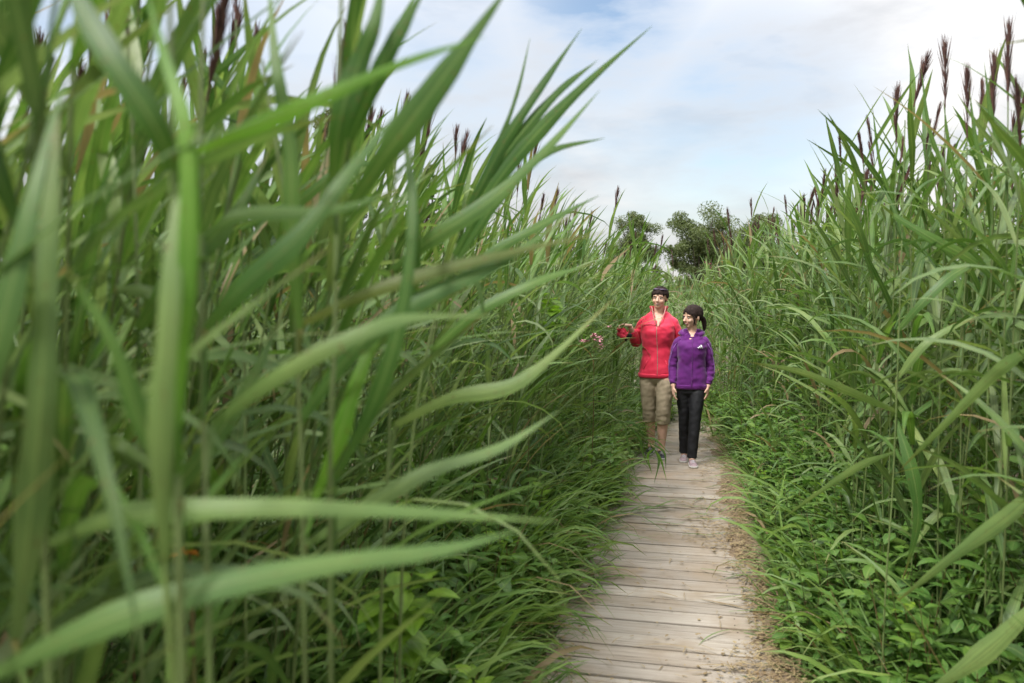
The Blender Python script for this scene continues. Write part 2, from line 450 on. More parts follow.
def tube_np(P, r, n=5):
    P = np.asarray(P, float); k = len(P)
    T = np.gradient(P, axis=0); T /= np.linalg.norm(T, axis=1)[:, None]
    ref = np.where(np.abs(T[:, :1]) < 0.8, np.array([[1.0, 0, 0]]), np.array([[0, 1.0, 0]]))
    S = np.cross(T, ref); S /= np.linalg.norm(S, axis=1)[:, None]
    B = np.cross(T, S)
    a = np.arange(n) / n * 2 * PI
    r = np.broadcast_to(np.asarray(r, float), (k,))
    V = P[:, None] + r[:, None, None] * (np.cos(a)[None, :, None] * S[:, None] + np.sin(a)[None, :, None] * B[:, None])
    F = []
    for i in range(k - 1):
        for j in range(n):
            F.append([i * n + j, i * n + (j + 1) % n, (i + 1) * n + (j + 1) % n, (i + 1) * n + j])
    UV = np.stack([np.tile(np.arange(n) / n, k), np.repeat(np.linspace(0, 1, k), n)], 1)
    return V.reshape(-1, 3), np.array(F), UV

def plume_geo(g, rs, base, axis, length, m=0, spread=1.0, n=100):
    axis = axis / np.linalg.norm(axis)
    for i in range(n):
        u = rs.rand() ** 0.9
        b = base + axis * length * u * 0.85
        L = length * (0.18 + 0.30 * math.sin(PI * min(1, u * 0.9 + 0.1)))*rs.uniform(.6,1.2) 
        az = rs.rand() * 2 * PI
        tilt = rs.uniform(0.03, 0.27) * spread
        ref = np.array([math.cos(az), math.sin(az), 0.0])
        d = axis + ref * tilt; d /= np.linalg.norm(d)
        P = np.stack([b, b + d * L * 0.5, b + d * L + axis * 0 - np.array([0, 0, 0.1]) * L * tilt])
        s = np.cross(d, [math.sin(az), math.cos(az), 0.3]); s /= np.linalg.norm(s)
        V, F, UV = ribbon(P, np.tile(s, (3, 1)), np.tile(np.cross(d, s), (3, 1)), rs.uniform(0.002, 0.0055), 0.1, 0.7, 0.4)
        g.add(V, F, UV, m)
    V, F, UV = tube_np([base, base + axis * length * 0.9], [0.003, 0.001], 4); g.add(V, F, UV, m)

def reed_template(seed, h, side, plume, nseg=7, nleaf=12, wk=1.0):
    """side 'L': blown to +x; 'R': blades to both sides"""
    rs = np.random.RandomState(seed)
    stem, fol, pl = Geo(), Geo(), Geo()
    lean = rs.uniform(0.05, 0.17) if side == 'L' else rs.uniform(-0.05, 0.06)
    leany = rs.uniform(-0.05, 0.05)
    zz = np.linspace(0, 1, 9)
    hs = h * (0.80 if not plume else 0.88)
    C = np.stack([lean * h * zz ** 1.8, leany * h * zz ** 1.8, hs * zz], 1)
    V, F, UV = tube_np(C, 0.0040 * (1 - 0.55 * zz) + 0.0006, 5); stem.add(V, F, UV)
    alt = rs.rand() * 2 * PI
    for i in range(nleaf):
        u = 0.10 + 0.88 * (i + rs.uniform(-0.3, 0.3)) / (nleaf - 1)
        u = min(max(u, 0.08), 0.99)
        b = np.array([np.interp(u, zz, C[:, j]) for j in range(3)])
        if side == 'L':
            az = rs.normal(0.0, 0.75) + (PI * 0.75 if rs.rand() < 0.12 else 0)
        else:
            az = (PI if (i % 2 == 0) else 0) + rs.normal(0, 0.8)
        if u > 0.88:
            el = rs.uniform(1.05, 1.4); dr = rs.uniform(0.1, 0.7); ln = rs.uniform(0.30, 0.46) * h / 2.6
        else:
            if side == 'L':
                el = rs.uniform(0.75, 1.3); dr = rs.uniform(0.1, 1.0) if rs.rand() < 0.82 else rs.uniform(1.6, 2.6)
            else:
                el = rs.uniform(0.7, 1.25); dr = rs.uniform(0.3, 1.4) if rs.rand() < 0.75 else rs.uniform(1.6, 2.6)
            ln = rs.uniform(0.40, 0.68) * h / 2.6
        if u < 0.34:
            dr += 0.5; ln *= 0.8
        wd = wk * rs.uniform(0.022, 0.040) * (1.0 if u > 0.3 else 0.8)
        V, F, UV = grow_leaf(rs, b, az, el, ln, wd, dr, nseg, twist=rs.uniform(-1.2, 1.2), azbend=(-az * 0.35 if side == 'L' and abs(az) < 2 else rs.uniform(-0.4, 0.4)), wave=0.05)
        fol.add(V, F, UV)
    # dry sheath leaves low on the stem
    if plume:
        top = C[-1]; ax = np.array([lean * 1.4 + rs.uniform(-.1, .3), leany + rs.uniform(-.2, .2), 1.0])
        plume_geo(pl, rs, top, ax, rs.uniform(0.13, 0.28), 0, rs.uniform(0.5, 1.1))
    return dict(stem=stem.arrays(), foliage=fol.arrays(), plume=pl.arrays() if plume else None)

def hh(seed): return np.random.RandomState(seed)
T_L = [reed_template(100 + i, 2.6, 'L', i % 7 == 0, nleaf=18, wk=0.85) for i in range(14)]
T_R = [reed_template(200 + i, 2.6, 'R', i % 2 == 0, nleaf=17, wk=1.05) for i in range(14)]
TF_L = [reed_template(300 + i, 2.6, 'L', i % 6 == 0, nseg=4, nleaf=11) for i in range(12)]
TF_R = [reed_template(400 + i, 2.6, 'R', i % 3 == 0, nseg=4, nleaf=11) for i in range(12)]

# --- scatter positions
def scatter_reeds():
    rs = np.random.RandomState(11)
    pts = []
    def strip(side, y0, y1, a, b, dens):
        n = int((y1 - y0) * (b - a) * dens)
        y = rs.uniform(y0, y1, n); u = rs.uniform(a, b, n)
        u = u - inset(y, side)
        x = path_x(y) + (-u if side == 'L' else u)
        for xi, yi in zip(x, y): pts.append((xi, yi, side))
    # front rows are thick, what stands behind shows only its tops
    strip('L', 0.15, 3.0, 0.95, 2.4, 42); strip('L', 0.15, 1.6, 0.60, 1.0, 24); strip('L', 3.0, 12, 0.85, 2.0, 30); strip('L', 12, 28, 0.8, 2.2, 16)
    strip('L', 0.0, 14, 2.2, 5.0, 9); strip('L', 14, 40, 2.2, 9, 4)
    strip('R', 1.2, 12, 0.95, 2.1, 30); strip('R', 12, 28, 0.8, 2.6, 16)
    strip('R', 1.5, 14, 2.1, 4.5, 9); strip('R', 14, 40, 2.6, 9, 5)
    strip('L', -1.5, 0.15, 1.2, 3.0, 6); strip('L', -1.0, 11, 5.0, 9.0, 4); strip('R', -1.5, 1.2, 1.3, 3.0, 8)
    strip('L', 40, 62, -14, 20, 1.3)
    return pts

PTS = scatter_reeds()
def reed_height(x, y, rs):
    h = rs.normal(2.5, 0.13) + (0.18 if x > 0 and y < 12 else 0)
    if y > 11:
        k = min(1.0, (y - 11) / 4.0)
        if abs(x) < 0.12 * y + 1.0: h = h * (1 - k) + rs.normal(2.12, 0.09) * k
    if y > 30: h = min(h, 2.3)
    return h

REEDS = []
rsx = np.random.RandomState(21)
for (x, y, s) in PTS:
    h = reed_height(x, y, rsx)
    # nothing within arm's length of the lens
    if math.hypot(x - CAM.x, y - CAM.y) < 0.80: continue
    if s == 'L': rz = rsx.normal(0, 0.4)
    else: rz = rsx.normal(0, 0.7) + (PI if rsx.rand() < 0.35 else 0)
    REEDS.append([x, y, s, h, rz, rsx.randint(0, 1000)])

def blocks_gap(r):
    """a near left-hand reed whose blades would hang across the open path and sky"""
    x, y, s, h, rz, k = r
    if s != 'L' or y > 3.2 or x < -2.2: return False
    V = T_L[k % len(T_L)]['foliage'][0] * (h / 2.6); c, sn = math.cos(rz), math.sin(rz)
    P = V @ np.array([[c, -sn, 0], [sn, c, 0], [0, 0, 1]]).T + np.array([x, y, -0.17])
    px, py, d = proj(P)
    return bool(np.any((d > 0) & (((px > 555) & (py < 215)) | ((px > 470) & (py < 90)) | ((px > 600) & (py < 470)) | (px > 640))))
REEDS = [r for r in REEDS if not blocks_gap(r)]

def view_score(r):
    x, y, s, h = r[0], r[1], r[2], r[3]
    px, py, d = proj((x, y, h * 0.6))
    if d < 0.3 or px < -60 or px > W + 60: return -1
    depth_in = abs(x - float(path_x(y)))
    return 1.0 / (d + 1.3 * max(0, depth_in - 1.4))
order = sorted(range(len(REEDS)), key=lambda i: -view_score(REEDS[i]))
N_IND = 272
SKY_LINE = set(order[:N_IND])

def mesh_of(arr, name, mat):
    V, F, UV, M = arr
    return np_mesh(name, V, F, UV, [mat])
for T in T_L + T_R:
    T['m_stem'] = mesh_of(T['stem'], 'stem', M_STEM)
    T['m_fol'] = mesh_of(T['foliage'], 'foliage', M_REED)
    T['m_pl'] = mesh_of(T['plume'], 'plume', M_PLUME) if T['plume'] else None

def reed_label(x, y, s, plume):
    px, py, d = proj((x, y, 1.2))
    side = 'left' if s == 'L' else 'right'
    row = 'back-row' if abs(x - float(path_x(y))) > 1.45 else 'front'
    head = 'plumed reed' if plume else 'plumeless leafy reed'
    if d < 2.2: where = 'in the blurred %s stand close by'
    elif d < 4.2: where = 'in the nearer part of the %s stand'
    elif d < 6.8: where = 'beside the empty planks, %s stand'
    elif d < 9: where = 'level with the walkers, %s stand'
    else: where = 'beyond the walkers, %s stand'
    return '%s green %s %s' % (row, head, where % side)

def put_reed(r):
    x, y, s, h, rz, k = r
    TT = T_L if s == 'L' else T_R
    T = TT[k % len(TT)]
    e = empty('reed', (x, y, -0.17), rz)
    sc = h / 2.6
    e.scale = (sc, sc, sc)
    pl = T['m_pl'] is not None
    tag(e, reed_label(x, y, s, pl), 'reed', 'tall reeds lining the boardwalk')
    link('stem', T['m_stem'], e); link('foliage', T['m_fol'], e)
    if pl: link('plume', T['m_pl'], e)

bed = Geo()
for i, r in enumerate(REEDS):
    if i in SKY_LINE:
        put_reed(r); continue
    x, y, s, h, rz, k = r
    near = y < 9
    TT = (T_L if near else TF_L) if s == 'L' else (T_R if near else TF_R)
    T = TT[k % len(TT)]
    c, sn = math.cos(rz), math.sin(rz); sc = h / 2.6
    wsc = sc * (1.0 if y < 30 else 1.5)
    Rm = np.array([[c, -sn, 0], [sn, c, 0], [0, 0, 1]])
    S = np.array([wsc, wsc, sc])
    for key, mi in (('stem', 1), ('foliage', 0), ('plume', 2)):
        if T[key] is None: continue
        V, F, UV, M = T[key]
        bed.add((V * S) @ Rm.T + np.array([x, y, -0.17]), F, UV, mi)
tag(link('reed_bed', geo_mesh('reed_bed', bed, [M_REED, M_STEM, M_PLUME])), 'dense mass of green reeds standing behind the front rows', 'reeds', kind='stuff')

# ------------------------------------------------------------------ reeds told apart by look: near ones traced leaf by leaf
def catmull(P, n):
    P = [np.array(p, float) for p in P]
    Q = [2 * P[0] - P[1]] + P + [2 * P[-1] - P[-2]]
    out = []
    segs = len(P) - 1
    for k in range(n + 1):
        u = k / n * segs; i = min(int(u), segs - 1); t = u - i
        p0, p1, p2, p3 = Q[i:i + 4]
        out.append(0.5 * ((2 * p1) + (-p0 + p2) * t + (2 * p0 - 5 * p1 + 4 * p2 - p3) * t * t + (-p0 + 3 * p1 - 3 * p2 + p3) * t ** 3))
    return np.array(out)

def hero_blade(g, pts, wpx, roll=0.3, fold=0.25, m=0, base=0.45, peak=0.35, n=16):
    """pts: (px, py, depth); the blade's broad face turned by roll away from facing the viewer"""
    P = catmull([at(*p) for p in pts], n)
    dm = sum(p[2] for p in pts) / len(pts)
    T = np.gradient(P, axis=0); T /= np.linalg.norm(T, axis=1)[:, None]
    view = P - np.array(CAM); view /= np.linalg.norm(view, axis=1)[:, None]
    s = np.cross(T, view); s /= np.linalg.norm(s, axis=1)[:, None]
    nn = np.cross(s, T)
    t = np.linspace(0, 1, len(P))
    ro = roll * (0.4 + 1.0 * t)
    wpx = wpx * 0.86; jit = 1 + 0.10 * np.sin(t * 11 + wpx) + 0.06 * np.sin(t * 23 + pts[0][0])
    s2 = s * np.cos(ro)[:, None] + nn * np.sin(ro)[:, None]
    n2 = nn * np.cos(ro)[:, None] - s * np.sin(ro)[:, None]
    V, F, UV = ribbon(P, s2 * jit[:, None], n2, wpx / FPX * dm * (0.72 if pts[0][0] > 700 else 1.0), fold, base, peak)
    g.add(V, F, UV, m)

HM = [M_REED_HERO, M_REED_PALE, M_REED_DARK, M_REED_LIME, M_REED_RUST]
def hero_reed(label, stem_pts, leaves, plume=None, group=None, name='reed'):
    """stem_pts top-down pixel/depth; the stem is carried down to the soil. leaves: (material, width px, roll, pts)"""
    SP = [np.array(at(*p)) for p in stem_pts]
    low = SP[-1]
    d = (SP[-1] - SP[-2]); d /= max(1e-6, np.linalg.norm(d))
    foot = np.array([low[0] + d[0] * 0.15, low[1] + d[1] * 0.15, -0.17]) if low[2] > 0.0 else None
    P = SP + ([foot] if foot is not None else [])
    foot = P[-1]
    e = empty(name, Vector(foot))
    tag(e, label, 'reed', group)
    g = Geo(); C = catmull(P[::-1], 18); V, F, UV = tube_np(C, np.linspace(0.0036, 0.002, len(C)), 7); g.add(V - foot, F, UV)
    link('stem', geo_mesh('stem', g, [M_STEM]), e)
    g = Geo()
    for (m, w, roll, pts) in leaves:
        # a short sheath joins the blade to the stem
        b = np.array(at(*pts[0])); k = np.argmin(np.linalg.norm(C - b, axis=1)); q = C[max(0, k - 1)]
        if 0.01 < np.linalg.norm(q - b) < 0.5:
            V, F, UV = tube_np(catmull([q, (q + b) / 2 + np.array([0, 0, -0.01]), b], 5), np.linspace(0.003, 0.0028, 6), 5); g.add(V - foot, F, UV, m)
        h = Geo(); hero_blade(h, pts, w, roll, m=m)
        V, F, UV, M = h.arrays(); g.add(V - foot, F, UV, m)
    link('foliage', geo_mesh('foliage', g, HM), e)
    if plume:
        g = Geo(); top = C[-1]; ax = C[-1] - C[-2]
        plume_geo(g, np.random.RandomState(len(label)), top, ax, plume, 0, 0.85, 75)
        V, F, UV, M = g.arrays(); g2 = Geo(); g2.add(V - foot, F, UV)
        link('plume', geo_mesh('plume', g2, [M_PLUME]), e)
    return e

hero_reed('blurred reed whose pale leaf runs nearly level across the lower left',
    [(30, 120, .72), (38, 330, .70), (45, 560, .68)],
    [(1, 27.2, .35, [(45, 545, .70), (115, 517, .69), (250, 507, .68), (400, 511, .70), (560, 522, .75)]),
     (1, 35.2, .3, [(15, 640, .70), (30, 520, .66), (42, 380, .63), (48, 230, .64), (60, 90, .68)]),
     (2, 24, .2, [(20, 230, .7), (-10, 150, .68), (-30, 60, .7)])])
hero_reed('blurred reed whose broad green leaf slants up from the bottom left corner',
    [(-60, 300, .62), (-40, 480, .60), (-30, 690, .58)],
    [(0, 35.2, .4, [(-35, 690, .60), (80, 632, .60), (190, 592, .61), (330, 563, .64), (440, 550, .68), (520, 530, .72)]),
     (0, 32, .5, [(-45, 520, .62), (-20, 400, .6), (10, 290, .6), (35, 180, .62), (70, 60, .68)])])
hero_reed('blurred reed with a wide dark leaf hanging from the top edge at left',
    [(168, -160, .66), (172, 150, .64), (178, 400, .62), (182, 700, .6)],
    [(2, 36.8, .15, [(176, 170, .62), (150, 118, .60), (112, 60, .60), (78, 0, .62), (60, -60, .64)]),
     (3, 21.6, .2, [(178, 420, .60), (188, 260, .59), (185, 130, .60), (165, 60, .62), (140, -30, .64)]),
     (1, 28.8, .3, [(165, 560, .60), (160, 440, .58), (168, 320, .58), (176, 220, .6), (200, 120, .64)]),
     (0, 27.2, .6, [(180, 500, .6), (140, 420, .58), (110, 340, .57), (60, 260, .58)])])
hero_reed('blurred reed with a bright leaf sloping up to the right near the top',
    [(205, -100, .84), (200, 200, .80), (205, 480, .78), (210, 700, .76)],
    [(3, 19.2, .35, [(196, 152, .78), (250, 128, .74), (320, 98, .72), (400, 64, .74), (485, 36, .78)]),
     (1, 22.4, .4, [(212, 425, .80), (280, 375, .78), (350, 338, .78), (410, 318, .80), (500, 316, .86)]),
     (0, 27.2, .4, [(205, 330, .78), (240, 290, .76), (300, 235, .76), (350, 170, .78), (400, 110, .84)]),
     (0, 17.6, .5, [(205, 240, .8), (240, 215, .8), (330, 210, .82), (400, 190, .86)])])
hero_reed('reed with broad dark leaves standing against the sky at top centre',
    [(345, -120, .98), (338, 120, .96), (335, 330, .94), (330, 600, .92)],
    [(2, 32, .1, [(345, 215, .92), (385, 155, .88), (430, 95, .88), (470, 40, .9), (510, -15, .94)]),
     (2, 27.2, .15, [(332, 190, .94), (340, 120, .9), (360, 60, .9), (375, 20, .9), (385, -30, .94)]),
     (2, 22.4, .15, [(350, 140, .94), (375, 80, .92), (400, 30, .92), (430, -20, .95)]),
     (0, 20.8, .2, [(300, 330, .94), (292, 240, .92), (290, 150, .92), (275, 60, .94), (268, -30, 1.0)]),
     (2, 20, .25, [(335, 480, .94), (375, 400, .92), (400, 320, .92), (412, 220, .94), (405, 110, 1.0)])])
hero_reed('reed with a rusty-edged leaf pointing right above the path hedge',
    [(262, 60, 1.05), (290, 240, 1.02), (300, 420, 1.0), (305, 690, .98)],
    [(4, 17, .5, [(300, 325, 1.0), (360, 296, .98), (430, 272, .98), (520, 250, 1.0), (605, 232, 1.06)]),
     (3, 20.8, .3, [(315, 500, 1.02), (338, 440, 1.0), (352, 395, 1.0), (372, 345, 1.02), (400, 300, 1.06)]),
     (0, 24, .4, [(300, 420, 1.0), (355, 350, .98), (420, 300, .98), (500, 262, 1.0), (585, 205, 1.06)]),
     (1, 20.8, .5, [(305, 545, 1.0), (370, 505, .98), (430, 470, .98), (500, 447, 1.0), (560, 410, 1.08)])])
hero_reed('reed with a blue-green leaf rising across the grasses left of the path',
    [(395, 150, 1.42), (392, 330, 1.40), (388, 470, 1.38), (380, 680, 1.36)],
    [(1, 17.6, .3, [(395, 425, 1.4), (450, 398, 1.36), (510, 386, 1.34), (552, 356, 1.36), (612, 300, 1.42)]),
     (2, 20, .2, [(395, 330, 1.4), (410, 280, 1.38), (413, 210, 1.36), (404, 130, 1.4)]),
     (1, 9, .3, [(400, 310, 1.4), (452, 270, 1.36), (478, 284, 1.36), (489, 365, 1.38)]),
     (0, 19.2, .4, [(392, 270, 1.4), (430, 240, 1.38), (490, 200, 1.38), (545, 150, 1.42), (600, 90, 1.5)])])
hero_reed('reed fanning slender leaves against the sky left of centre',
    [(470, 200, 1.66), (440, 300, 1.62), (415, 420, 1.6), (400, 640, 1.58)],
    [(2, 17, .2, [(455, 255, 1.62), (495, 185, 1.6), (540, 130, 1.6), (590, 80, 1.62), (652, 26, 1.7)]),
     (2, 14, .25, [(462, 225, 1.62), (500, 150, 1.6), (535, 95, 1.6), (582, 28, 1.66)]),
     (2, 13, .3, [(468, 205, 1.62), (520, 135, 1.6), (560, 90, 1.62), (598, 60, 1.68)]),
     (2, 13, .4, [(458, 260, 1.62), (505, 190, 1.6), (548, 152, 1.6), (605, 138, 1.66)]),
     (2, 6, .1, [(470, 200, 1.64), (500, 140, 1.62), (518, 90, 1.64), (530, 38, 1.7)]),
     (0, 14, .4, [(445, 300, 1.62), (490, 255, 1.6), (540, 225, 1.6), (600, 195, 1.68)]),
     (0, 15, .5, [(432, 350, 1.62), (480, 310, 1.6), (540, 280, 1.6), (598, 262, 1.66)])])
hero_reed('reed with two crossing narrow leaves in the sky gap at upper left',
    [(236, 20, 1.7), (240, 180, 1.68), (245, 400, 1.64), (246, 640, 1.6)],
    [(2, 9, .2, [(243, 110, 1.66), (215, 78, 1.66), (180, 42, 1.68)]),
     (2, 9, .2, [(190, 95, 1.68), (225, 65, 1.66), (270, 24, 1.68)]),
     (0, 13, .3, [(240, 230, 1.66), (300, 200, 1.62), (340, 170, 1.62), (390, 160, 1.66)])], plume=0.24)
hero_reed('reed at the left edge with a dark plume between blurred leaves',
    [(128, 40, 1.15), (135, 200, 1.12), (140, 420, 1.1), (142, 690, 1.06)],
    [(1, 18, .3, [(142, 470, 1.1), (110, 445, 1.08), (130, 450, 1.06), (190, 500, 1.08)]),
     (1, 16, .4, [(115, 288, 1.1), (150, 292, 1.08), (190, 316, 1.08)]),
     (0, 24, .3, [(138, 330, 1.1), (170, 280, 1.06), (230, 220, 1.06), (270, 150, 1.1)]),
     (0, 22.4, .3, [(140, 520, 1.1), (190, 470, 1.06), (240, 400, 1.06), (290, 300, 1.1)])], plume=0.2)
# right-hand ones
hero_reed('right-hand reed with a broad pale leaf falling toward the bottom right corner',
    [(1050, 60, 2.1), (1048, 300, 2.08), (1040, 500, 2.05), (1030, 690, 2.0)],
    [(1, 26, .5, [(1046, 480, 2.05), (1010, 515, 2.0), (950, 560, 2.0), (895, 603, 2.05)]),
     (1, 32, .4, [(1040, 600, 2.0), (1000, 640, 1.95), (960, 672, 1.95), (915, 700, 2.0)]),
     (1, 20, .5, [(1045, 340, 2.05), (1000, 370, 2.0), (950, 420, 2.0), (900, 470, 2.05)])])
hero_reed('right-hand reed with a long grey-green leaf drooping from upper left to right',
    [(905, 120, 2.9), (900, 300, 2.86), (893, 480, 2.84), (885, 600, 2.8)],
    [(0, 17, .4, [(893, 215, 2.86), (935, 240, 2.8), (975, 262, 2.8), (1020, 305, 2.85)]),
     (1, 14, .4, [(897, 412, 2.86), (850, 392, 2.8), (800, 372, 2.8), (748, 362, 2.85)]),
     (1, 12, .5, [(895, 452, 2.86), (860, 466, 2.8), (820, 492, 2.8), (778, 522, 2.85)]),
     (0, 20, .3, [(896, 420, 2.86), (912, 470, 2.8), (918, 520, 2.8), (905, 575, 2.85)]),
     (0, 16, .3, [(898, 330, 2.86), (925, 300, 2.8), (960, 270, 2.8), (1010, 255, 2.9)]),
     (1, 14, .4, [(896, 380, 2.86), (930, 340, 2.8), (985, 312, 2.8)])])
for (px, top, d, lab) in ((894, 84, 3.6, 'plumed reed rising highest left of the right-hand stand against the sky'),
                          (943, 38, 3.1, 'reed with a leaning plume, second from the left on the right-hand skyline'),
                          (965, 66, 3.0, 'reed with a straight plume between taller neighbours on the right-hand skyline'),
                          (991, 50, 2.8, 'reed with a slim upright plume near the top right corner'),
                          (1006, 18, 2.6, 'reed with a thick dark plume cut by the top right corner')):
    base_py = top + 0.27 * FPX / d
    hero_reed(lab, [(px + 2, base_py, d), (px + 1, 240, d), (px - 4, 420, d), (px - 6, 620, d)],
        [(0, 0.026 * FPX / d, .3, [(px, base_py + 60, d), (px - 14, base_py + 20, d), (px - 22, base_py - 40, d)]),
         (0, 0.024 * FPX / d, .5, [(px, base_py + 80, d), (px + 30, base_py + 40, d), (px + 70, base_py + 30, d)]),
         (0, 0.024 * FPX / d, .4, [(px, 270, d), (px - 40, 240, d), (px - 90, 262, d)]),
         (0, 0.026 * FPX / d, .2, [(px, 330, d), (px + 20, 280, d), (px + 28, 200, d)]),
         (1, 0.022 * FPX / d, .5, [(px - 2, 390, d), (px - 40, 372, d), (px - 95, 400, d)])], plume=0.27)
# plumes on the left skyline
for (px, top, d, lab) in ((455, 128, 4.2, 'reed with a ragged plume on the left skyline beside the fanned leaves'),
                          (203, 55, 3.0, 'reed with a forked brown plume in the sky gap at upper left'),
                          (517, 165, 5.0, 'reed with a short plume where the left stand drops toward the trees')):
    base_py = top + 0.2 * FPX / d
    hero_reed(lab, [(px, base_py, d), (px - 4, 260, d), (px - 8, 380, d), (px - 12, 440, d)],
        [(0, 0.022 * FPX / d, .3, [(px, base_py + 30, d), (px + 14, base_py, d), (px + 34, base_py - 20, d)]),
         (0, 0.022 * FPX / d, .3, [(px, base_py + 45, d), (px - 10, base_py + 10, d), (px - 12, base_py - 24, d)])], plume=0.22)
# bent over the boards
hero_reed('reed bent low over the planks with leaves hanging before the walker in red',
    [(657, 452, 6.3), (640, 434, 6.3), (615, 420, 6.3), (590, 445, 6.3)],
    [(0, 2.8, .3, [(655, 450, 6.3), (659, 462, 6.3), (654, 484, 6.3)]), (0, 2.6, .3, [(650, 443, 6.3), (664, 452, 6.3), (666, 470, 6.3)]),
     (3, 2.5, .3, [(655, 450, 6.3), (661, 460, 6.3), (667, 482, 6.3)]), (0, 2.6, .3, [(640, 434, 6.3), (642, 450, 6.3), (651, 471, 6.3)]),
     (0, 2.8, .3, [(625, 426, 6.3), (629, 448, 6.3), (636, 480, 6.3)]), (2, 2.8, .4, [(632, 429, 6.3), (641, 442, 6.3), (645, 466, 6.3)]),
     (3, 3.0, .4, [(655, 448, 6.3), (648, 456, 6.3), (652, 474, 6.3)]), (0, 2.5, .4, [(646, 438, 6.3), (656, 440, 6.3), (672, 456, 6.3)]),
     (0, 2.8, .4, [(612, 421, 6.3), (617, 455, 6.3), (627, 500, 6.3)]), (2, 2.6, .4, [(618, 422, 6.3), (634, 424, 6.3), (648, 440, 6.3)])])

# ------------------------------------------------------------------ low plants
def ovate(rs, base, az, el, L, wd, droop=0.6, pointed=True):
    return grow_leaf(rs, base, az, el, L, wd, droop, 5, twist=rs.uniform(-.3, .3), fold=0.18, prof=(0.12, 0.38))

def weed_template(seed, h, lsize, n_st=3):
    rs = np.random.RandomState(seed); st, fo = Geo(), Geo()
    for s in range(n_st):
        az0 = rs.rand() * 2 * PI; ln = rs.uniform(0.05, 0.35)
        hh_ = h * rs.uniform(0.7, 1.0)
        z = np.linspace(0, 1, 6)
        C = np.stack([np.cos(az0) * ln * hh_ * z ** 1.5, np.sin(az0) * ln * hh_ * z ** 1.5, hh_ * z], 1)
        V, F, UV = tube_np(C, 0.0032 * (1 - 0.6 * z), 4); st.add(V, F, UV)
        n = int(hh_ / 0.07)
        for i in range(n):
            u = 0.15 + 0.85 * (i + 0.5) / n
            b = np.array([np.interp(u, z, C[:, j]) for j in range(3)])
            for k in (0, PI):
                L = lsize * rs.uniform(0.7, 1.2) * (1 - 0.35 * abs(u - 0.6))
                a = az0 + i * 1.57 + k + rs.normal(0, 0.3)
                V, F, UV = ovate(rs, b + np.array([math.cos(a), math.sin(a), 0.4]) * 0.012, a, rs.uniform(0.1, 0.7), L, L * rs.uniform(0.45, 0.62), rs.uniform(0.4, 1.1))
                fo.add(V, F, UV)
    return st, fo

WEEDS = []
for i in range(10):
    ls = [0.09, 0.11, 0.07, 0.13, 0.085, 0.095, 0.115, 0.075, 0.12, 0.09][i]
    st, fo = weed_template(500 + i, 0.75, ls)
    mt = M_WEED_LIME if i in (4,) else M_WEED
    WEEDS.append((geo_mesh('stem', st, [M_WEED_STEM]), geo_mesh('foliage', fo, [mt])))

def put_weed(x, y, h, k, rz, label, group, z=-0.165):
    e = empty('leafy_weed', (x, y, z), rz); sc = h / 0.75; e.scale = (sc * 0.6 + 0.4, sc * 0.6 + 0.4, sc)
    tag(e, label, 'weed', group)
    link('stem', WEEDS[k][0], e); link('foliage', WEEDS[k][1], e)
rsw = np.random.RandomState(31)
def weed_label(x, y, lime):
    px, py, d = proj((x, y, 0.4))
    side = 'left' if x < float(path_x(y)) else 'right'
    c = 'lime-green' if lime else 'green'
    if d < 2.5: w = 'at the very front, %s plank edge'
    elif d < 4.5: w = 'along the nearer planks, %s edge'
    elif d < 7.5: w = 'just before the walkers, %s edge'
    else: w = 'beside or behind the walkers, %s edge'
    inner = abs(x - float(path_x(y))) > 0.95
    return '%s broad-leaved weed %s%s' % (c, 'under the reeds, ' if inner else '', w % side)
for i in range(292):
    left = i % 9 < 5
    y = 1.0 + 11 * rsw.rand() ** 1.45
    u = 0.56 + 0.95 * rsw.rand() ** 1.3 + (0 if left else 0.05) - float(inset(y, 'L' if left else 'R'))
    x = float(path_x(y)) + (-u if left else u)
    if left and y < 1.4: y += 1.2
    h = rsw.uniform(0.38, 0.62) + 0.62 * min(1, max(0, u - 0.6))+ 0.10
    k = rsw.randint(0, 10)
    put_weed(x, y, h, k, rsw.rand() * 6.28, weed_label(x, y, k == 4), 'leafy weeds along the boardwalk edges')

